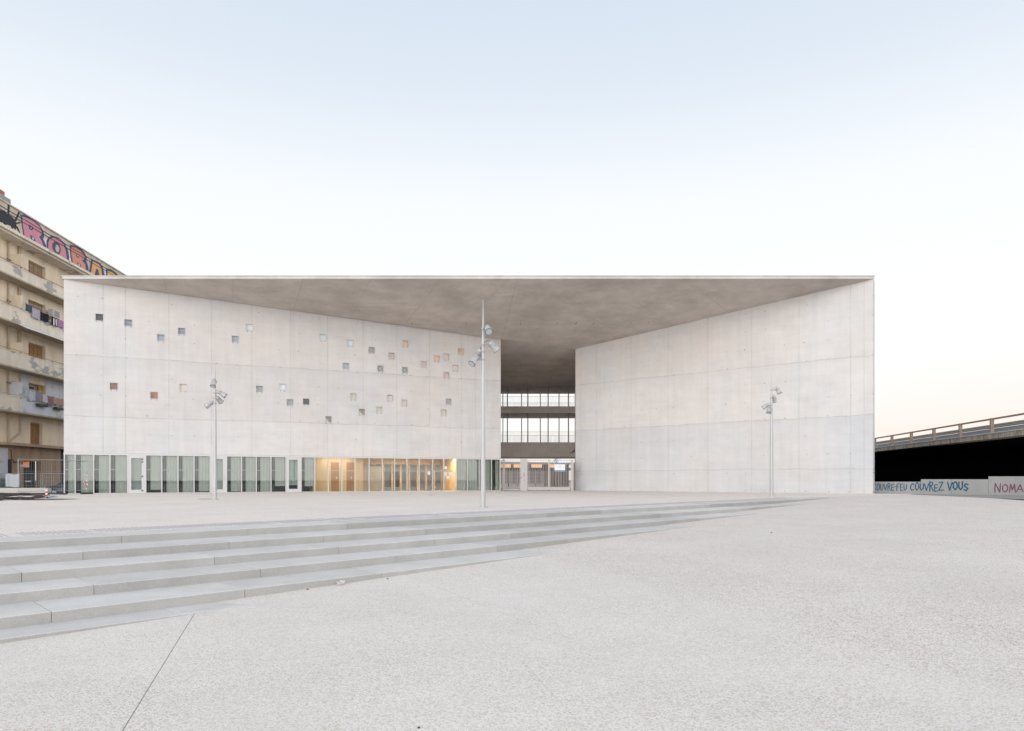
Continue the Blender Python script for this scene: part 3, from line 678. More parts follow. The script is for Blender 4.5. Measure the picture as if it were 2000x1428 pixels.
tag(tr.build('bare_tree', simple('bark', (.13,.11,.10), .9)), 'slim leafless tree rising behind the double gate in the courtyard', 'tree')

# ------------------------------------------------------------------ lamp posts
M_pole = simple('pole_grey_paint', (0.46, 0.465, 0.47), 0.4, 0.2, var=.03)
M_ring = simple('lens_ring', (0.16, 0.165, 0.17), 0.5); M_lens = simple('lens_glass', (0.50, 0.53, 0.56), 0.15, 0.3, var=.1, scale=10)
def flood(parent, c, d, zc):
    d = Vector(d).normalized(); c = Vector(c)
    back = c-d*.17; front = c+d*.17
    m = MB(); m.cyl(back, c-d*.02, .085, .105, 18); m.cyl(c-d*.02, front, .105, .135, 18); m.cyl(back-d*.03, back, .05, .08, 14)
    for k in range(3):
        m.cyl(back+d*(.02+k*.035), back+d*(.028+k*.035), .104, .104, 18)
    h = m.build('floodlight', M_pole, parent, smooth=True)
    m = MB(); m.cyl(front, front+d*.018, .138, .138, 20); m.build('lens_ring', M_ring, h, smooth=True)
    m = MB(); m.cyl(front+d*.019, front+d*.022, .112, .112, 20); m.build('lens', M_lens, h)
    # yoke arm to a clamp on the pole
    side = d.cross(Vector((0, 0, 1))).normalized()
    m = MB(); pz = Vector((0, 0, zc))
    hx = Vector((c.x, c.y, 0)); rad = hx.normalized() if hx.length > 1e-3 else Vector((1, 0, 0))
    m.tube([pz+rad*.05, pz+rad*max(.07, hx.length*.5)+Vector((0, 0, .02)), c-d*.02+side*.15, c+side*.135], .014, 6)
    m.tube([pz+rad*.05, pz+rad*max(.07, hx.length*.5)-Vector((0, 0, .02)), c-d*.02-side*.15, c-side*.135], .014, 6)
    m.cyl(pz-Vector((0, 0, .025)), pz+Vector((0, 0, .025)), .075, .075, 14); m.box(-.02, .02, -.095, .0, zc-.02, zc+.02)
    m.build('bracket', simple('bracket_grey', (.36,.37,.38), .5, .3), h)
    m = MB(); m.tube([back-d*.03, back-d*.10+Vector((0,0,.03)), pz+Vector((0,0,.06))], .008, 5); m.build('cable', M_black, h)
def lamp_post(px, Y, top, zb, rb, heads, label):
    o = empty('lamp_post', ((px-1000)/F*Y, Y, 0.004)); tag(o, label, 'lamp post', 'floodlight posts on the terrace')
    m = MB(); rt = rb*.5; zh = top*.80
    m.cyl((0,0,0), (0,0,top*.45), rb, rb*.85, 16, False); m.cyl((0,0,top*.45), (0,0,zh), rb*.85, rt, 16, False); m.build('pole', M_pole, o, smooth=True)
    m = MB(); m.cyl((0,0,zh), (0,0,zh+.02), rt, rt*.95, 16, False); m.cyl((0,0,zh+.02), (0,0,top), rt*.95, .006, 16); m.build('spike', M_pole, o, smooth=True)
    m = MB(); m.cyl((0,0,0), (0,0,.02), rb*1.9, rb*1.9, 16)
    for a in range(4): m.cyl((rb*1.5*math.cos(a*1.57+.78), rb*1.5*math.sin(a*1.57+.78), .02), (rb*1.5*math.cos(a*1.57+.78), rb*1.5*math.sin(a*1.57+.78), .045), .014, n=6)
    m.build('base_plate', M_pole if zb else M_frame, o)
    m = MB(); m.box(-rb*.5, rb*.5, -rb-.004, -rb+.02, .55, .95); m.build('access_hatch', M_pole, o)
    for c, d in heads: flood(o, c, d, c[2]+.04)
lamp_post(943.5, 23.8, 7.27, 1, .088, [((.17,-.10,6.2), (.22,-.72,-.62)), ((.36,.05,5.63), (.62,.45,-.70)), ((-.30,-.10,5.12), (-.50,-.50,-.80)), ((-.14,.16,5.40), (-.2,.75,-.62))],
          'tallest white floodlight post, close to the top of the steps and before the passage')
lamp_post(420, 33.0, 6.84, 1, .088, [((.0,-.15,5.62), (.0,-.45,-.88)), ((.33,.05,5.12), (.80,.15,-.50)), ((-.30,.05,4.62), (-.82,.1,-.50)), ((.12,.15,4.86), (.2,.8,-.5))],
          'white floodlight post standing before the second glass door, next to the small dark patch')
lamp_post(1507, 40.0, 7.19, 0, .105, [((.40,.0,6.18), (.30,-.25,-.90)), ((.20,.12,5.70), (.2,.6,-.75)), ((-.34,.05,5.28), (-.78,.25,-.55)), ((-.20,-.10,5.04), (-.22,-.35,-.88))],
          'white floodlight post in front of the blank windowless concrete wall')

# ------------------------------------------------------------------ apartment block on the left
ap = empty('apartment_block', (-41, 62, 0)); tag(ap, 'weathered cream apartment block with balconies and graffiti along its roof parapet', 'building')
XF = 36.05; KS = .075; al = math.atan(KS)
# facade frame: local x = along facade (away from viewer), local y = into the building (-X), z up
ux = Vector((-KS, 1)).normalized()
MA = Matrix(((ux.x, -ux.y, 0, -XF), (ux.y, ux.x, 0, 0), (0, 0, 1, 0), (0, 0, 0, 1)))
Mp = Mloc(ap).inverted() @ MA
SC = math.hypot(KS, 1)
def fs(px, depth=0.0):            # photograph column -> position along the facade plane (depth behind the front plane)
    X0 = XF+depth*SC; k = -(px-1000)/F
    return X0/(k-KS)*SC
def fz(px, py, depth=0.0): return 1+(936-py)/F*(fs(px, depth)/SC)
def stucco(name, c, stain=.25, patch=(.42,.42,.40), pk=.5):
    g = NG(name); g.b.inputs['Roughness'].default_value = .9
    v = g.maprange(g.noise(1.0, 6, .65, g.mapping((1.3, 1.3, .35))), .3, .7, 1-stain, 1.06)
    v = g.math('MULTIPLY', v, g.maprange(g.noise(8, 5, .6), .3, .7, .95, 1.04))
    p = g.maprange(g.noise(.55, 5, .6, g.mapping((.8,.8,1.3))), .57, .60, 0, pk)
    g.col(g.mul(g.mix(p, c, patch), v)); g.bump(g.noise(12, 5, .6), .2, .02); return g.m
M_cream = stucco('cream_render', (.87,.75,.58), .22, pk=.0); M_par = stucco('parapet_render', (.80,.72,.60), .2, (.38,.37,.35), .85); M_roofp = stucco('roof_parapet', (.68,.59,.48), .3, pk=.3)
M_low = stucco('ground_floor_render', (.50,.35,.23), .3, pk=.2); M_blw = stucco('pale_blue_render', (.68,.71,.76), .15, (.40,.40,.42), .5)
M_shut = simple('shutter_wood', (.34,.24,.15), .8, var=.25, scale=5); M_shut2 = simple('brown_shutter', (.34,.18,.08), .75, var=.25, scale=5)
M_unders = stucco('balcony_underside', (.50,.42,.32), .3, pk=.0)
S0, S1 = 44.0, 92.0; DW = 1.25
bands = [(17.26, 18.2), (13.6, 14.8), (9.97, 11.25), (6.4, 7.65)]
m = MB(); m.box(S0, S1, -.0, 9, 21.0, 22.85); m.box(S0, S1, -.12, 9, 22.85, 22.95); m.build('roof_parapet', M_roofp, ap, M=Mp)
m = MB(); m.box(S0, S1, -.25, 0, 20.75, 20.98); m.box(S0, S1, -.0, DW, 20.6, 20.99); m.build('cornice', M_par, ap, M=Mp)
m = MB()
for zz in (22.42, 22.15): m.box(S0, S1, -.05, 0.0, zz-.02, zz+.02)
m.build('string_course', simple('dark_string', (.10,.09,.08), .8), ap, M=Mp)
# main wall with openings
op = [(fs(57,DW), fs(90,DW), 16.9, 20.1), (fs(57,DW), fs(90,DW), 13.4, 16.6), (fs(57,DW), fs(90,DW), 9.8, 12.85), (fs(58,DW), fs(91,DW), 6.2, 9.35), (fs(60.5,DW), fs(86,DW), 4.05, 5.9)]
ow0, ow1 = op[0][0], op[0][1]
op[0] = (ow0, ow1, 17.4, 19.95); op[1] = (ow0, ow1, 13.8, 16.55); op[2] = (ow0, ow1, 10.2, 12.85); op[3] = (ow0, ow1, 6.6, 9.35)
ow2 = (fs(60.5,DW), fs(84,DW)); op[4] = (ow2[0], ow2[1], 3.95, 5.95)
m = MB(); D2 = .5
bnd = sorted(set([3.6, 20.6]+[a for o_ in op for a in o_[2:]]))
m.add([(S0, DW, 3.6), (ow0, DW, 3.6), (ow0, DW, 20.7), (S0, DW, 20.7)], [(0,1,2,3)]); m.add([(ow1, DW, 3.6), (S1, DW, 3.6), (S1, DW, 20.7), (ow1, DW, 20.7)], [(0,1,2,3)])
zz = 3.6
for a, b, z0, z1 in sorted(op, key=lambda o_: o_[2]):
    m.add([(ow0, DW, zz), (ow1, DW, zz), (ow1, DW, z0), (ow0, DW, z0)], [(0,1,2,3)])
    if a > ow0+.01: m.add([(ow0, DW, z0), (a, DW, z0), (a, DW, z1), (ow0, DW, z1)], [(0,1,2,3)])
    if b < ow1-.01: m.add([(b, DW, z0), (ow1, DW, z0), (ow1, DW, z1), (b, DW, z1)], [(0,1,2,3)])
    m.add([(a,DW,z0),(b,DW,z0),(b,DW,z1),(a,DW,z1),(a,DW+D2,z0),(b,DW+D2,z0),(b,DW+D2,z1),(a,DW+D2,z1)], [(0,4,5,1),(1,5,6,2),(2,6,7,3),(3,7,4,0)])
    zz = z1
m.add([(ow0, DW, zz), (ow1, DW, zz), (ow1, DW, 20.7), (ow0, DW, 20.7)], [(0,1,2,3)])
m.add([(S0,DW,-.4),(S0,9,-.4),(S0,9,22),(S0,DW,22)], [(0,1,2,3)])
m.build('facade_wall', M_cream, ap, M=Mp)
for k, (a, b, z0, z1) in enumerate(op):
    m = MB(); n_ = 4; w_ = (b-a)/n_
    for j in range(n_): m.box(a+j*w_+.03, a+(j+1)*w_-.03, DW+.30, DW+.35, z0, z1-.02)
    m.box(a, b, DW+.36, DW+.4, z0, z1)
    sh = m.build('window_shutter', M_shut2 if k in (2, 4) else M_shut, ap, M=Mp)
    m = MB(); m.box(a, a+.08, DW+.25, DW+.36, z0, z1); m.box(b-.08, b, DW+.25, DW+.36, z0, z1); m.box(a+.08, b-.08, DW+.25, DW+.36, z1-.08, z1)
    m.build('frame', simple('old_frame', (.40,.34,.27), .7), sh)
a, b, z0, z1 = op[3]
m = MB(); m.box(b-.7, b+.02, DW+.18, DW+.24, z0+.2, z1-.1); m.build('window_shutter', simple('yellow_shutter', (.42,.27,.03), .6), ap, M=Mp)
m = MB(); m.box(a+.4, b-1.2, DW+.22, DW+.27, z0+1.0, z1-.2); m.build('window', simple('white_grille', (.5,.5,.48), .5), ap, M=Mp)
m = MB()
for j in range(4): m.box(a+.48, b-1.28, DW+.2, DW+.22, z0+1.08+j*.38, z0+1.36+j*.38)
m.build('window_pane', M_black, ap, M=Mp)
# balconies: parapet, slab
for k, (z0, z1) in enumerate(bands):
    m = MB(); m.box(S0, S1, 0, .14, z0+.12, z1); m.box(S0, S1, -.03, .2, z1, z1+.06)
    if k == 3:
        p = m.build('balcony_parapet', M_par, ap, M=Mp)
        q = MB(); q.box(fs(44), S1, -.012, -.001, z0+.13, z1-.002); q.build('painted_panel', M_blw, p)
        q = MB(); q.box(fs(38, DW), S1, DW-.012, DW-.001, z1+.1, 9.78); 
    else: p = m.build('balcony_parapet', M_par, ap, M=Mp)
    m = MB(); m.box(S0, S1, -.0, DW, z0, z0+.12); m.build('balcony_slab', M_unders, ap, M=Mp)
    # divider screen between neighbours
    s_ = fs(46.5, 0); m = MB(); m.box(s_-.06, s_+.06, .145, DW-.01, z1+.06, z1+(1.35 if k != 2 else 1.0)); m.build('balcony_divider', M_blw if k == 3 else M_cream, ap, M=Mp)
    # top rails
    m = MB(); m.cyl((S0, .05, z1+.22), (fs(46), .05, z1+.22), .025, n=6); m.cyl((fs(48), .05, z1+.20), (S1, .05, z1+.20), .025, n=6)
    for s in (50.2, 53.2, 56.2, 60.5, 64.5): m.box(s-.04, s+.04, .02, .08, z1+.06, z1+.2)
    m.build('hand_rail', simple('rail_%d' % k, ((.28,.12,.10),(.35,.33,.30),(.45,.30,.12),(.55,.55,.55))[k], .6), ap, M=Mp)
# awning edge under the second balcony
m = MB(); m.prism([(fs(36), -.02, 13.62), (S1, -.02, 13.62), (S1, -.55, 13.35), (fs(37), -.55, 13.35)], (0, 0, .07)); m.build('awning', simple('white_awning', (.72,.73,.74), .6), ap, M=Mp)
# pale wall of the fourth floor
m = MB(); m.box(fs(40, DW), ow0-.002, DW-.012, DW-.002, 7.8, 9.95); m.box(ow1+.002, S1, DW-.012, DW-.002, 7.8, 9.95); m.build('painted_wall', M_blw, ap, M=Mp)
# ledge and ground floor
m = MB(); m.box(fs(5), S1, -.1, DW+.1, 3.72, 3.95); m.build('ledge', M_low, ap, M=Mp)
dx0, dx1 = fs(46, .5), fs(80, .5)
m = MB(); m.box(S0, dx0, .5, .9, -.4, 3.72); m.box(dx1, fs(119, .5), .5, .9, -.4, 3.72); m.box(dx0, dx1, .5, .9, 2.55, 3.72); m.build('ground_floor_wall', M_low, ap, M=Mp)
m = MB(); m.box(S0, fs(15.5, .5), .47, .498, -.4, 3.5); m.build('painted_wall', M_blw, ap, M=Mp)
m = MB(); m.box(dx0, dx1, .95, 1.0, -.4, 2.55); m.box(fs(119,.5), S1, 1.2, 1.3, -.4, 3.72); m.build('dark_door', simple('door_black', (.03,.02,.018), .5), ap, M=Mp)
m = MB(); m.box(dx0+.2, dx0+1.3, .80, .94, 2.0, 2.5); m.build('door_lamp', emis('sodium_door_lamp', (1.0,.30,.05), .25), ap, M=Mp)
m = MB(); m.box(fs(62,.4), fs(73,.4), .90, .94, .75, .88); m.box(dx0-.4, dx0+.7, .46, .5, 2.05, 2.2); m.build('name_plate', M_white, ap, M=Mp)
M_pipe = simple('pipe_cream', (.50,.42,.32), .6); M_pipb = simple('pipe_black', (.035,.035,.04), .6)
for px, z0, z1 in ((15.5, 2.6, 20.6), (38.5, 4.9, 20.6), (36, 10, 20.6)):
    m = MB(); s_ = fs(px, DW); m.cyl((s_, DW-.12, z0), (s_, DW-.12, z1), .07, n=8); m.build('drain_pipe', M_pipe, ap, M=Mp, smooth=True)
m = MB(); m.cyl((fs(38.5,DW), DW-.12, 4.9), (fs(17,DW), DW-.12, 4.1), .07, n=8); m.build('drain_pipe', M_pipe, ap, M=Mp)
m = MB(); m.cyl((fs(17.5,.5), .40, -.4), (fs(17.5,.5), .40, 2.6), .12, n=8); m.tube([(fs(20,.5), .42, 3.4), (fs(22,.5), .42, 2.6), (fs(27,.5), .42, 2.4), (fs(50,.5), .42, 2.45)], .03, 6); m.build('drain_pipe', M_pipb, ap, M=Mp)
m = MB()
for z in (19.0, 15.6, 8.9):
    s_ = fs(16, DW); m.cyl((s_-.6, DW-.3, z), (s_+.7, DW-.3, z), .03, n=6); m.cyl((s_, DW-.3, z), (s_, DW, z), .025, n=6)
m.build('wall_bracket', simple('rust_brown', (.12,.08,.06), .8), ap, M=Mp)
m = MB(); m.box(fs(21,DW), fs(36,DW), DW-.35, DW-.01, 8.0, 9.1); m.build('gas_box', simple('old_box', (.36,.33,.29), .7), ap, M=Mp)
# chimney
_d = .9
m = MB(); m.box(fs(0, _d)-4, fs(22, _d), _d, 2.2, 22.95, fz(22, 391, _d)); ch = m.build('chimney', stucco('chimney_render', (.40,.38,.35), .3, pk=.3), ap, M=Mp)
zc_ = fz(22, 391, _d)
m = MB(); m.box(fs(0, _d)-3.5, fs(3, _d), _d+.1, 2.1, zc_, zc_+1.0); m.build('chimney_pot', simple('terracotta', (.40,.17,.11), .8), ch)
m = MB(); m.box(fs(5, _d), fs(14, _d), _d+.15, 2.0, zc_, zc_+.42); m.build('chimney_pot', simple('terracotta', (.40,.17,.11), .8), ch)
# graffiti on the parapet: traced letters on the wall plane
def q1(x, y): px, py = x/4.4625, 360+y/4.4625; return (fs(px), fz(px, py))
def decal(name, polys, mat, off, parent):
    m = MB()
    for poly in polys:
        pp = [q1(*p) for p in poly]; m.prism([(a, -off, b) for a, b in pp], (0, .002, 0))
    return m.build(name, mat, parent)
gm = empty('graffiti_lettering', (0,0,0)); gm.parent = ap; gm.matrix_local = Mp
def paint(n, c): return simple('spray_'+n, c, .6, var=.10, scale=1.5)
P_navy = paint('navy', (.045,.075,.16)); P_blk = paint('black', (.018,.02,.025)); P_wh = paint('white', (.70,.70,.74))
fills = [paint('pink', (.62,.25,.32)), paint('salmon_pink', (.64,.24,.27)), paint('salmon', (.66,.26,.19)), paint('orange', (.76,.40,.14)), paint('yellow', (.80,.48,.10))]
LET = [
 ([(175,262),(215,270),(280,300),(345,355),(378,410),(385,450),(375,475),(400,530),(408,572),(205,455),(192,380)],
  [(192,282),(225,290),(285,318),(340,365),(362,410),(360,440),(340,458),(365,500),(380,556),(215,458),(200,370)],
  [[(247,348),(290,375),(288,395),(270,402),(252,390)], [(262,440),(285,455),(308,485),(305,500),(285,500),(268,492)]], [[(264,366),(272,370),(273,386),(266,384)], [(278,460),(290,468),(294,484),(282,482)]]),
 ([(412,574),(405,530),(405,495),(422,462),(455,446),(510,465),(560,510),(590,570),(603,630),(598,684)],
  [(418,560),(420,510),(435,474),(470,464),(515,482),(553,525),(572,580),(580,640),(578,668),(430,582)],
  [[(455,560),(455,520),(470,498),(495,500),(520,530),(530,570),(520,605),(500,612),(475,595)]], []),
 ([(607,525),(650,535),(700,560),(740,600),(757,640),(750,665),(770,720),(775,784),(628,702),(612,620)],
  [(618,545),(655,552),(700,580),(735,622),(738,645),(715,665),(743,700),(748,764),(640,702),(622,620)],
  [[(660,610),(685,622),(690,640),(668,638)], [(670,680),(700,700),(707,722),(682,724)]], [[(672,617),(680,620),(680,630),(673,628)], [(682,692),(692,700),(692,712),(684,710)]]),
 ([(795,648),(870,685),(895,720),(915,808),(920,862),(770,784),(780,740)], [(808,670),(862,698),(880,730),(895,845),(790,795),(798,740)], [[(838,735),(855,745),(866,800),(822,790)]], []),
 ([(922,732),(965,740),(1015,775),(1040,812),(1052,870),(1075,960),(925,866)], [(935,755),(965,762),(1000,785),(1022,815),(1030,870),(1050,940),(942,872)], [[(965,800),(985,812),(988,835),(968,830)]], [])]
HOLE = [(480,560),(485,530),(500,528),(515,555),(515,580),(505,595),(488,585)]
for k, (o_, i_, cs, hs) in enumerate(LET):
    b_ = decal('letter_outline', [o_], P_navy, .010, gm)
    decal('letter_fill', [i_], fills[k], .014, gm); decal('letter_counter', cs, P_navy, .018, gm)
    if hs: decal('letter_highlight', hs, P_wh, .022, gm)
decal('letter_hole', [HOLE], M_roofp, .022, gm); decal('white_gap', [[(386,470),(402,470),(402,540),(390,520)], [(600,600),(608,600),(620,690),(604,684)], [(905,745),(922,740),(924,850),(918,800)]], P_wh, .008, gm)
splat = [[(-40,190),(0,225),(45,235),(62,262),(95,275),(130,310),(142,345),(136,400),(118,380),(108,392),(90,362),(60,352),(40,360),(20,330),(0,335),(-40,300)],
         [(66,165),(84,170),(82,275),(64,262)], [(160,238),(174,250),(140,325),(126,310)], [(130,336),(178,326),(180,340),(132,350)], [(136,352),(160,380),(180,432),(186,442),(178,440),(150,395),(130,368)],
         [(0,330),(18,325),(10,350),(0,352)], [(95,370),(102,372),(112,415),(105,410)]]
decal('black_splatter', splat, P_blk, .010, gm)
# air conditioner
ac = empty('air_conditioner', (0,0,0)); tag(ac, 'white air conditioning unit on the apartment wall beside the concrete corner', 'air conditioner')
s_, z_ = fs(105, .5), fz(105, 611, .5)
ac.matrix_world = MA @ Matrix.Translation((s_+.5, .85, z_))
ac_m = ac
m = MB(); m.bevbox(-.5, .6, -.32, .1, -.35, .35, .03); m.build('casing', simple('ac_white', (.62,.60,.56), .5), ac)
m = MB(); m.box(-.3, .45, -.34, -.321, -.26, .26); g_ = m.build('fan_grille', simple('ac_grille', (.25,.24,.22), .6), ac)
m = MB()
for j in range(7): m.box(-.28, .43, -.352, -.341, -.24+j*.075, -.21+j*.075)
m.build('slats', simple('ac_slat', (.45,.44,.41), .6), g_)
m = MB(); m.box(-.4, -.35, -.3, .38, -.40, -.351); m.box(.4, .45, -.3, .38, -.40, -.351); m.build('bracket', M_black, ac)
# laundry: (px0, px1, py_top, py_bottom, colour, label, name)
LAU = [(50,63,592,606,(.05,.09,.11),'dark teal garment hanging first on the upper washing line','garment'),
       (63,78,600,619,(.44,.40,.50),'lilac grey shirt hanging on the upper washing line','shirt'),
       (79,95,608,624,(.012,.012,.016),'black shirt hanging on the upper washing line','shirt'),
       (100,112,618,634,(.015,.017,.03),'black trousers with white stripes on the upper washing line','trousers'),
       (112,126,622,637,(.42,.20,.42),'purple towel hanging last on the upper washing line','towel'),
       (57,69,762,782,(.52,.55,.60),'white sheet hanging first on the lower washing line','sheet'),
       (69,83,763,783,(.28,.25,.30),'patterned grey garment hanging on the lower washing line','garment'),
       (84,92,769,786,(.55,.56,.60),'small white cloth hanging on the lower washing line','cloth'),
       (92,105,772,792,(.28,.17,.17),'red brown printed blanket hanging low over the balcony edge','blanket'),
       (104,125,775,790,(.45,.28,.22),'brown striped towels hanging last on the lower washing line, above a planter','towel')]
for px0, px1, a_, b_, c, lab, nm in LAU:
    off = .16; s0_, s1_ = fs(px0, -off), fs(px1, -off)
    slope = .38 if a_ < 700 else .22
    za, zb = fz(px0, a_, -off), fz(px0, b_, -off)
    za1, zb1 = za, zb
    m = MB(); n_ = 8
    rr = random.Random(int(px0)); P_ = []
    for i in range(n_+1):
        t = i/n_; wv = .05*math.sin(t*9+px0)
        P_.append(((s0_+(s1_-s0_)*t, -off+wv*.3, za-.05*math.sin(math.pi*t)), (s0_+(s1_-s0_)*t, -off+wv, zb+rr.uniform(-.06, .06))))
    for i in range(n_):
        m.add([P_[i][0], P_[i+1][0], P_[i+1][1], P_[i][1]], [(0,1,2,3)])
    o_ = m.build(nm, simple('cloth_'+nm+str(int(px0)), c, .9, var=.25, scale=6)); o_.matrix_world = MA
    md = o_.modifiers.new('thick', 'SOLIDIFY'); md.thickness = .015
    tag(o_, lab, nm, 'laundry hung out on the apartment balconies')
    if nm == 'trousers':
        m = MB()
        for f0 in (.25, .62): m.box(s0_+(s1_-s0_)*f0, s0_+(s1_-s0_)*(f0+.18), -off-.05, -off-.03, zb+.02, za-.1)
        st_ = m.build('white_stripe', M_white, o_)
for z_, a_, b_ in ((fz(50, 590, -.16), 50, 126), (fz(57, 760, -.16), 50, 126)):
    m = MB(); m.cyl((fs(a_,-.16), -.16, z_), (fs(b_,-.16), -.16, z_), .012, n=5)
    for s_ in (fs(a_,-.16), fs(a_,-.16)+4, fs(a_,-.16)+8): m.cyl((s_, -.18, z_), (s_, .05, z_-.25), .02, n=5)
    m.build('washing_line', M_alu, ap, M=Mp)
for px0, px1, py in ((73, 91, 788), (107, 121, 795)):
    s0_, s1_ = fs(px0,-.2), fs(px1,-.2); z_ = fz(px0, py, -.2)
    m = MB(); m.box(s0_, s1_, -.36, -.06, z_-.2, z_); o_ = m.build('planter_box', simple('dark_green_plastic', (.03,.05,.045), .6)); o_.matrix_world = MA
    m2 = MB(); m2.box(s0_+.03, s1_-.03, -.33, -.09, z_-.06, z_+.03); m2.build('soil', M_shut2, o_)
    tag(o_, 'dark green planter box on the balcony rail %s' % ('under the grey garments' if px0 < 80 else 'under the brown towels'), 'planter', 'planter boxes on the balcony')

# ------------------------------------------------------------------ low wall, fences, hoses, cars on the left
lw = MB(); lw.bevbox(-42, -30.62, 45.0, 45.35, -.3, .42, .02)
tag(lw.build('low_wall', stucco('low_wall_concrete', (.52,.50,.46), .15, pk=.3)), 'low pale concrete wall at the left edge of the terrace', 'wall')
M_galv = simple('galvanised', (.38,.42,.46), .45, .5, var=.1)
def fence(p, q, z0, h, label, sheet=None):
    p, q = Vector(p), Vector(q); l = (q-p).length; o = empty('fence_panel', (p.x, p.y, z0), math.atan2(q.y-p.y, q.x-p.x)); tag(o, label, 'fence', 'temporary site fence panels')
    m = MB(); r = .017
    m.cyl((0,0,.05), (0,0,h), r, n=8); m.cyl((l,0,.05), (l,0,h), r, n=8); m.cyl((0,0,h-.02), (l,0,h-.02), r*.9, n=8); m.cyl((0,0,.25), (l,0,.25), r*.9, n=8); m.build('frame', M_galv, o)
    m = MB(); x = .15
    while x < l-.05: m.box(x-.0025, x+.0025, -.0025, .0025, .25, h-.02); x += .14
    for z in (.9, 1.5): m.box(0, l, -.003, .003, z-.003, z+.003)
    m.build('mesh', M_galv, o)
    m = MB(); m.bevbox(-.35, .35, -.12, .12, -.01, .12, .03); m.bevbox(l-.35, l+.35, -.12, .12, -.01, .12, .03); m.build('foot', simple('fence_foot', (.06,.055,.05), .9), o)
    return o
f1p = pt(35.5, 968, 42.2); f2p = pt(169.5, 963, 45.4)
fence((f1p.x, f1p.y), (f2p.x, f2p.y), .0, 2.26, 'near wire mesh fence panel with red and white tape crossing the glazed corner')
b1 = pt(79, 950, 50.5); b0 = pt(-40, 950, 50.5)
fence((b0.x, b0.y), (b1.x, b1.y), -.36, 1.80, 'far wire mesh fence panel with a white sheet tied to it')
b2 = pt(83.5, 950, 50.5); b3 = pt(150, 950, 50.9)
fence((b2.x, b2.y), (b3.x, b3.y), -.36, 1.80, 'far wire mesh fence panel in front of the dark parked car')
f0 = pt(-110, 968, 42.2)
m = MB(); p, q = pt(10, 926, 50.3), pt(36.5, 951, 50.3); n_ = 10; m.v = []
for i in range(n_+1):
    t = i/n_
    for z in (p.z, q.z): m.v.append((p.x+(q.x-p.x)*t, 50.35+.03*math.sin(i*1.3), z+(.03*math.sin(i*.7))))
m.f = [(2*i, 2*i+2, 2*i+3, 2*i+1) for i in range(n_)]
sh = m.build('white_sheet', simple('white_tarp', (.62,.65,.70), .7, var=.05)); md = sh.modifiers.new('t', 'SOLIDIFY'); md.thickness = .01
tag(sh, 'white sheet tied to the far mesh fence above the low wall', 'sheet')
# red and white tape
def ribbon(pts, wd, name):
    mats = []
    o = empty(name, (pts[0][0], pts[0][1], 0))
    Mo = Mloc(o).inverted(); n = len(pts)
    for c in (0, 1):
        m = MB()
        for i in range(n-1):
            if i % 2 != c: continue
            a, b = Vector(pts[i]), Vector(pts[i+1]); s = Vector((wd*math.cos(i*.5), .3*wd, wd*.3*math.sin(i*.8)))
            m.add([a-s, a+s, b+s, b-s], [(0,1,2,3)], Mo)
        p_ = m.build('red_stripe' if c == 0 else 'white_stripe', simple('tape_red', (.55,.03,.04), .5) if c == 0 else simple('tape_white', (.75,.72,.72), .5), o)
        md = p_.modifiers.new('t', 'SOLIDIFY'); md.thickness = .004
    return o
tp = [pt(x, y, 45.2) for x, y in ((170,923),(168.5,926),(167,929),(165.5,932),(164.5,935.5),(163,939),(162.5,943),(164,947),(165.5,944),(167,940),(168.5,936),(169.5,937),(170,940.5),(170.5,944),(170,948),(169.5,952),(167,956),(162,960))]
tag(ribbon(tp, .024, 'barrier_tape'), 'red and white barrier tape dangling from the near fence post', 'tape')
# hoses
M_hose = simple('hose_rubber', (.055,.045,.05), .7, var=.2)
H = [([(-20,975),(20,967),(60,966),(95,968),(60,973),(20,973),(-20,977)], .065, 'thick black hose curled beside the foot of the near fence'),
     ([(-20,969),(30,963),(70,963.5),(110,964.5),(138,965.2)], .05, 'long black hose running to the glazed corner of the building'),
     ([(36,961.5),(60,962.5),(85,969),(96,973)], .04, 'thin grey hose slanting down towards the puddle')]
for pts, r, lab in H:
    P_ = []
    for i in range(len(pts)-1):
        for t in (0, .25, .5, .75):
            x = pts[i][0]+(pts[i+1][0]-pts[i][0])*t; y = pts[i][1]+(pts[i+1][1]-pts[i][1])*t
            Y = F*(1-r)/(y-936); P_.append(((x-1000)/F*Y, min(Y, 44.8), r+.005+.02*math.sin(x*.2)+(.1 if 70 < x < 100 else 0)*0))
    m = MB(); m.tube(P_, r, 8); tag(m.build('hose', M_hose, smooth=True), lab, 'hose', 'hoses lying by the fence')
def flat(name, px, py, wx, wy, mat, lab, cat, grp=None, z=.009, n=24):
    Y = F*(1-z)/(py-936); c = Vector(((px-1000)/F*Y, Y, z)); m = MB(); rr = random.Random(int(px))
    pts = [(c.x+wx*math.cos(2*math.pi*i/n)*(1+rr.uniform(-.06,.06) if wy > .3 and 'puddle' in name else 1), c.y+wy*math.sin(2*math.pi*i/n), .0045) for i in range(n)]
    m.prism(pts, (0, 0, z-.0045)); return tag(m.build(name, mat), lab, cat, grp)
M_wet = simple('wet_dark', (.07,.07,.07), .25, var=.2)
flat('puddle', 88, 975.4, 1.5, 1.3, M_wet, 'thin dark puddle lying on the terrace in front of the hoses', 'puddle')
flat('puddle', 404, 974.6, .42, .5, M_wet, 'small dark patch by the floodlight post before the second glass door', 'puddle')  # flat dark patch on the paving beside the post
M_cov = simple('iron_cover', (.34,.29,.27), .7)
for px, py, lab in ((689,968.3,'round iron floor cover before the pine doors'), (841,968.2,'round iron floor cover before the glazed hall'), (997.5,967.6,'round iron floor cover before the pedestrian gate')):
    flat('floor_cover', px, py, .14, .22, M_cov, lab, 'floor cover', 'round covers set in the terrace')
flat('cable_cover', -8, 978, .6, .15, M_hose, 'black rubber cable end poking in beside the thick hoses', 'cable')
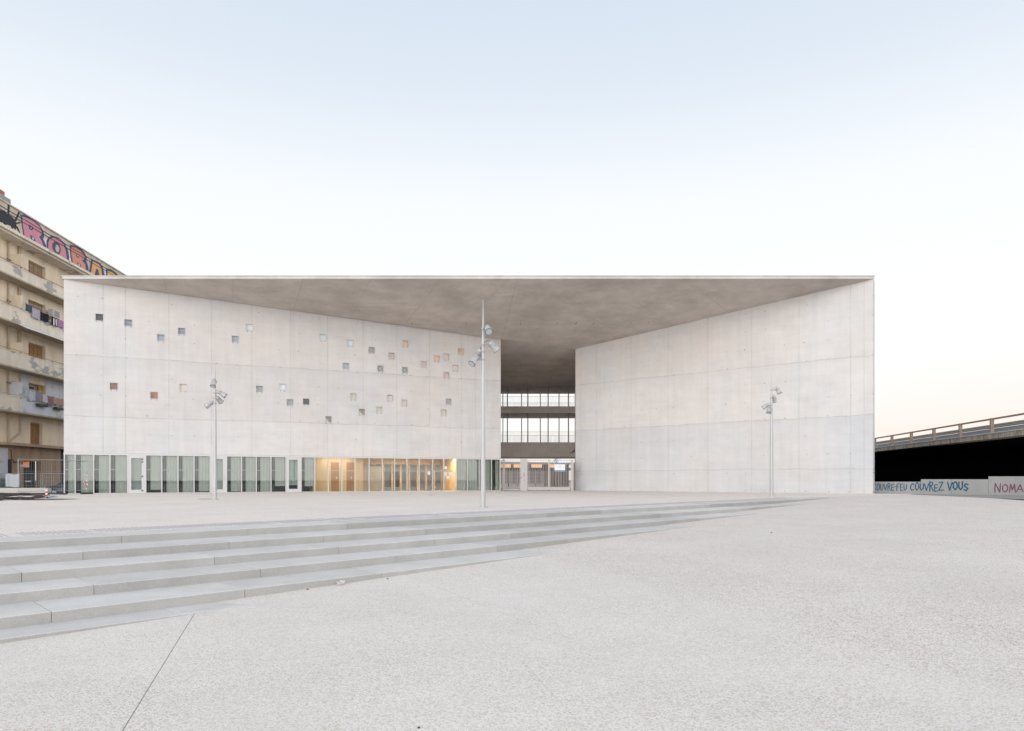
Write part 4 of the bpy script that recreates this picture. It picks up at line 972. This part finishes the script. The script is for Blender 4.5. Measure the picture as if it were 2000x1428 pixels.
# crumpled plastic and stake by the puddle
m = MB(); rr = random.Random(2); c = pt(99, 973, 36.5)
for i in range(14):
    a = [Vector((c.x+rr.uniform(-.35,.35), c.y+rr.uniform(-.3,.3), rr.uniform(.01,.16))) for _ in range(3)]; m.add(a, [(0,1,2)])
o_ = m.build('plastic_sheet', simple('blue_white_plastic', (.48,.55,.62), .4)); md = o_.modifiers.new('t', 'SOLIDIFY'); md.thickness = .006; tag(o_, 'crumpled pale blue plastic lying beside the puddle', 'plastic')
st_ = empty('marker_stake', tuple(pt(91, 974.5, 36.2).xy)+(0,)); tag(st_, 'short red and white marker stake between the hoses and puddle', 'stake')
for k in range(5):
    m = MB(); m.box(-.05, .05, -.02, .02, k*.09, k*.09+.088); m.build('band', simple('stake_red', (.50,.08,.06), .6) if k % 2 else M_white, st_)
# litter on the lower plaza
Y = 10.0
for _ in range(30): Y = F*(1-plaza_z(-333/F*Y, Y))/(1141.5-936)
m = MB(); c = Vector((-333/F*Y, Y-.05, plaza_z(-333/F*Y, Y)))
for i in range(16):
    a = [Vector((c.x+rr.uniform(-.07,.07), c.y+rr.uniform(-.06,.06), c.z+rr.uniform(.004,.07))) for _ in range(3)]; m.add(a, [(0,1,2)])
lt = m.build('crumpled_wrapper', simple('wrapper_white', (.75,.73,.73), .5)); md = lt.modifiers.new('t', 'SOLIDIFY'); md.thickness = .002
m = MB()
for i in range(4):
    a = [Vector((c.x+rr.uniform(-.03,.03), c.y-.04+rr.uniform(-.02,.02), c.z+rr.uniform(.03,.06))) for _ in range(3)]; m.add(a, [(0,1,2)])
m.build('red_patch', simple('wrapper_red', (.5,.04,.05), .5), lt); tag(lt, 'crumpled red and white wrapper at the foot of the lowest steps', 'litter')
for px, py, lab in ((601,1152,'small dark stone at the foot of the steps beside the wrapper'), (757,1131,'small dark stone beyond the wrapper where the lowest step thins out'), (818,1422,'dark stone chip alone in the middle of the near plaza'), (1507,1041,'dark pebble on the plaza in front of the blank concrete wall')):
    k = (px-1000)/F; Y = 5.0
    for _ in range(30): Y = F*(1-plaza_z(k*Y, Y))/(py-936)
    m = MB(); r = .006+.0011*Y; c = Vector((k*Y, Y, plaza_z(k*Y, Y)))
    rr = random.Random(px)
    ring = [(c.x+r*math.cos(a)*rr.uniform(.7,1.2), c.y+r*math.sin(a)*rr.uniform(.7,1.2)) for a in [i*math.pi/4 for i in range(8)]]
    n_ = 8
    m.add([(x, y, c.z) for x, y in ring]+[(c.x+(x-c.x)*.6, c.y+(y-c.y)*.6, c.z+r*.8) for x, y in ring], [tuple(range(8, 16))]+[(i, (i+1) % 8, 8+(i+1) % 8, 8+i) for i in range(8)])
    tag(m.build('pebble', simple('dark_stone', (.06,.05,.05), .8)), lab, 'pebble', 'loose stones on the plaza')

# cars
def car(loc, rz, col, label):
    o = empty('parked_car', loc, rz); tag(o, label, 'car')
    prof = [(-2.0,.28),(-2.05,.62),(-1.95,.86),(-1.15,.95),(-.55,1.38),(.55,1.46),(1.45,1.36),(1.95,.98),(2.05,.80),(2.05,.30)]
    def ring(y, inset): return [(x*(1-.02*inset), y, z-(.03*inset if z > .9 else 0)) for x, z in prof]
    m = MB(); rings = [ring(-.80, 1.5), ring(-.74, 0), ring(.74, 0), ring(.80, 1.5)]
    ys_ = [-.82, -.84, .84, .82]
    body = [(x, z) for x, z in prof]
    levels = []
    for y, k in ((-.84, 1), (-.80, 1), (.80, 1), (.84, 1)): pass
    vs = []; n = len(prof)
    for y, tz in ((-.85, .93), (.85, .93)):
        vs += [(x, y*(1-(.22 if z > 1.2 else .0)), z) for x, z in prof]
    m.add(vs, [tuple(range(n)), tuple(range(2*n-1, n-1, -1))]+[(i, (i+1) % n, n+(i+1) % n, n+i) for i in range(n)])
    b_ = m.build('body', simple('car_paint', col, .3, .2, var=.02), o); md = b_.modifiers.new('b', 'BEVEL'); md.width = .05; md.segments = 3
    gl = [(-1.0,.97),(-.52,1.32),(.55,1.38),(1.35,1.28),(1.62,.99)]
    M_cg = simple('car_glass', (.02,.03,.03), .08)
    for s in (-1, 1):
        m = MB(); pts = [(x, s*(.855-.19*max(0, (z-.97)/.4)), z) for x, z in gl]; m.prism(pts, (0, s*.012, 0)); m.build('side_window', M_cg, o)
        for x in (-1.3, 1.3):
            m = MB(); m.cyl((x, s*.68, .31), (x, s*.87, .31), .31, n=20); wh = m.build('wheel', M_black, o, smooth=True)
            m = MB(); m.cyl((x, s*.871, .31), (x, s*.88, .31), .19, n=16); m.build('rim', M_galv, wh)
    m = MB(); m.add([(-1.16,-.62,.985),(-1.16,.62,.985),(-.62,.56,1.37),(-.62,-.56,1.37)], [(0,1,2,3)]); m.build('windscreen', M_cg, o)
    for s in (-1, 1):
        m = MB(); m.box(-2.07, -1.98, s*.68-.14, s*.68+.14, .62, .76); m.build('headlight', M_white, o)
        m = MB(); m.box(2.0, 2.08, s*.7-.1, s*.7+.1, .72, .9); m.build('tail_light', paint('tail', (.35,.02,.02)), o)
car((-33.2, 52.3, -.36), 0, (.06,.07,.095), 'dark blue car parked behind the fence, half hidden by the concrete corner')
car((-39.6, 51.9, -.36), R(92), (.10,.20,.19), 'teal car partly behind the low wall and white sheet')

# ------------------------------------------------------------------ graffitied barrier wall on the right
bw = empty('barrier_wall', (25.2, 47.6, 0)); d_ = Vector((31.3-25.2, 41.6-47.6)); bw.rotation_euler = (0, 0, math.atan2(d_.y, d_.x))
tag(bw, 'pale precast barrier wall with blue and purple spray writing under the viaduct', 'wall')
MBW = Mloc(bw); W0 = Vector((25.2, 47.6)); du = d_.normalized()
def bs(px):
    k = (px-1000)/F; return (k*W0.y-W0.x)/(du.x-k*du.y)
def bz(px, py): return 1+(936-py)/F*(W0.y+bs(px)*du.y)
M_pre = stucco('precast_grey', (.33,.335,.33), .10, (.36,.36,.36), .3)
edges = [(1695,1745,941),(1745,1798.4,941),(1798.4,1858.5,936.3),(1858.5,1930.5,936.3),(1930.5,2005,930.6),(2005,2090,930.6)]
for a, b, yt in edges:
    m = MB(); zt_ = bz((a+b)/2, yt); m.bevbox(bs(a)+.006, bs(b)-.006, 0, .22, -.25, zt_, .012); m.build('precast_panel', M_pre, bw)
GLY = {'C': [[(.9,.85),(.5,1),(.12,.7),(.1,.3),(.45,0),(.9,.15)]], 'O': [[(.5,1),(.1,.7),(.12,.25),(.5,0),(.9,.3),(.88,.75),(.5,1)]], 'U': [[(.12,1),(.12,.25),(.45,0),(.85,.25),(.88,1)]],
 'V': [[(0,1),(.45,0),(1,1)]], 'R': [[(.15,-.15),(.15,1),(.75,.9),(.8,.6),(.2,.5)],[(.4,.5),(.95,-.1)]], 'E': [[(.9,1),(.15,.95),(.12,0),(.9,.05)],[(.12,.5),(.75,.52)]],
 'F': [[(.95,1),(.15,.95),(.12,-.1)],[(.12,.5),(.75,.52)]], 'Z': [[(.05,.95),(.95,1),(.05,0),(.98,.05)]], 'S': [[(.95,.85),(.5,1),(.1,.75),(.5,.5),(.9,.3),(.5,-.02),(.05,.12)]],
 '-': [[(.1,.5),(.9,.55)]], '.': [[(.1,.05),(.3,.0)]], 'N': [[(.1,0),(.1,1),(.85,0),(.9,1)]], 'M': [[(.05,0),(.2,1),(.5,.3),(.8,1),(.95,0)]], 'A': [[(.0,0),(.5,1),(1,0)],[(.2,.35),(.8,.35)]], ' ': []}
def spray(text, px0, px1, yt, yb, wd, mat, slant=0.0, jit=.05, seed=1):
    rr = random.Random(seed); m = MB(); n = sum(.45 if c in '-. ' else 1 for c in text); x = px0; cw = (px1-px0)/n
    for ch in text:
        w_ = cw*(.45 if ch in '-. ' else 1); dy = rr.uniform(-1.2, 1.2); sc_ = rr.uniform(.85, 1.12)
        for stroke in GLY[ch]:
            pts = []
            for i in range(len(stroke)-1):
                for t in (0, .34, .67): pts.append((stroke[i][0]+(stroke[i+1][0]-stroke[i][0])*t, stroke[i][1]+(stroke[i+1][1]-stroke[i][1])*t))
            pts.append(stroke[-1])
            P_ = []
            for a, b in pts:
                px = x+(a+slant*b+rr.uniform(-jit, jit)*.4)*w_*.88+w_*.06; py = yb+dy-(yb-yt)*b*sc_
                P_.append(Vector((bs(px), bz(px, py))))
            for i in range(len(P_)-1):
                d = (P_[i+1]-P_[i]); 
                if d.length < 1e-5: continue
                d.normalize(); nn = Vector((-d.y, d.x))*wd*rr.uniform(.85, 1.15); a, b = P_[i]-d*wd*.6, P_[i+1]+d*wd*.6
                yy = -.004-rr.random()*.004
                m.add([(a.x-nn.x, yy, a.y-nn.y), (b.x-nn.x, yy, b.y-nn.y), (b.x+nn.x, yy, b.y+nn.y), (a.x+nn.x, yy, a.y+nn.y)], [(0,1,2,3)])
        x += w_
    return m.build('spray_writing', mat, bw)
P_blue = paint('petrol_blue', (.008,.085,.16)); P_pur = paint('purple', (.17,.03,.09)); P_pale = paint('pale_grey_blue', (.30,.32,.36))
spray('COUVRE-FEU', 1704.5, 1771.5, 945.5, 957.5, .026, P_blue, .05, .10, 3)
spray('COUVREZ.', 1777, 1846, 943.5, 958.5, .032, P_blue, .05, .08, 4)
spray('VOUS', 1850, 1892, 942.5, 957.5, .041, P_blue, 0, .06, 5)
spray('NOMA', 1941, 1999, 944.5, 961, .028, P_pur, .05, .05, 6)
m = MB(); P_ = []
for i in range(26):
    a = math.radians(200-i*7.5); P_.append((bs(1990+48*math.cos(a)), bz(1990, 955-18*math.sin(a)*.9)))
for i in range(25): 
    a, b = P_[i], P_[i+1]; m.add([(a[0], -.003, a[1]-.014), (b[0], -.003, b[1]-.014), (b[0], -.003, b[1]+.014), (a[0], -.003, a[1]+.014)], [(0,1,2,3)])
m.build('faded_scrawl', P_pale, bw)

# ------------------------------------------------------------------ viaduct
vd = empty('road_viaduct', (44, 80, 0)); tag(vd, 'concrete road viaduct with brown railing rising behind the barrier wall', 'viaduct')
VX = 28.8; KV = .171; vux = Vector((KV, 1)).normalized(); VS = math.hypot(KV, 1)
# local x = along the viaduct (away), y = to its left (towards the camera's left), so the deck is at negative y
MV = Matrix(((vux.x, -vux.y, 0, VX), (vux.y, vux.x, 0, 0), (0, 0, 1, 0), (0, 0, 0, 1)))
Mv = Mloc(vd).inverted() @ MV
def vstain():
    g = NG('viaduct_fascia'); g.b.inputs['Roughness'].default_value = .9
    n1 = g.noise(1.0, 6, .75, g.mapping((3.5, 3.5, .8)))
    g.col(g.mix(g.maprange(n1, .42, .58), (.17,.15,.12), (.42,.38,.32))); return g.m
M_vf = vstain(); M_deepshade = simple('underside_shade_black', (.006,.006,.006), .95, var=.3, spec=0); M_vc = simple('weathered_deck', (.30,.29,.28), .9, var=.15)  # near-black underside colour paints in the deep shade below the deck
S_0, S_1 = 20, 150
m = MB(); m.box(S_0, S_1, -1.2, 0, 4.22, 4.62); m.build('fascia', M_vf, vd, M=Mv)
m = MB(); m.box(S_0, S_1, -1.3, .06, 4.62, 4.70); m.build('coping', simple('coping_pale', (.48,.46,.43), .8), vd, M=Mv)
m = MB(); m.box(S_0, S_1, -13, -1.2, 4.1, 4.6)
m.build('deck', M_deepshade, vd, M=Mv)
m = MB(); m.box(S_0, S_1, -13.3, -13, -.5, 4.6); m.box(S_1, S_1+.4, -13.3, 0, -.5, 4.6); m.box(S_0-.4, S_0, -13.3, -2, -.5, 4.6); m.build('abutment', M_deepshade, vd, M=Mv)
m = MB(); m.box(S_0, S_1, -1.1, -.9, 4.7, 5.12); m.build('kerb_barrier', simple('blue_grey_steel', (.24,.27,.31), .6, var=.12), vd, M=Mv)
m = MB()
for (z0, z1, y0, y1) in ((5.14, 5.20, -.86, -.80), (5.20, 5.28, -.80, -.74), (5.28, 5.34, -.86, -.80), (5.34, 5.42, -.80, -.74), (5.42, 5.46, -.86, -.80)): m.box(S_0, S_1, y0, y1, z0, z1)
m.build('crash_rail', simple('crash_rail_steel', (.33,.32,.30), .5, .3), vd, M=Mv)
m = MB(); m.cyl((S_0, -.2, 5.80), (S_1, -.2, 5.80), .075, n=8); m.build('hand_rail', simple('rail_rust_brown', (.30,.20,.145), .7), vd, M=Mv)
M_post = simple('post_brown', (.30,.235,.19), .8, var=.2)
s = (62.7+.0); 
for k in range(-2, 20):
    Y = 77.7*.7+k*7.37*.7; s = Y*VS
    if s > S_1: break
    m = MB(); m.prism([(s-.10, -.24, 4.7), (s+.10, -.24, 4.7), (s+.10, 0, 4.7), (s-.10, 0, 4.7)], (0, 0, 1.02)); m.prism([(s-.08, -.20, 5.72), (s+.08, -.20, 5.72), (s+.08, -.04, 5.72), (s-.08, -.04, 5.72)], (0, 0, .14))
    m.build('parapet_post', M_post, vd, M=Mv)
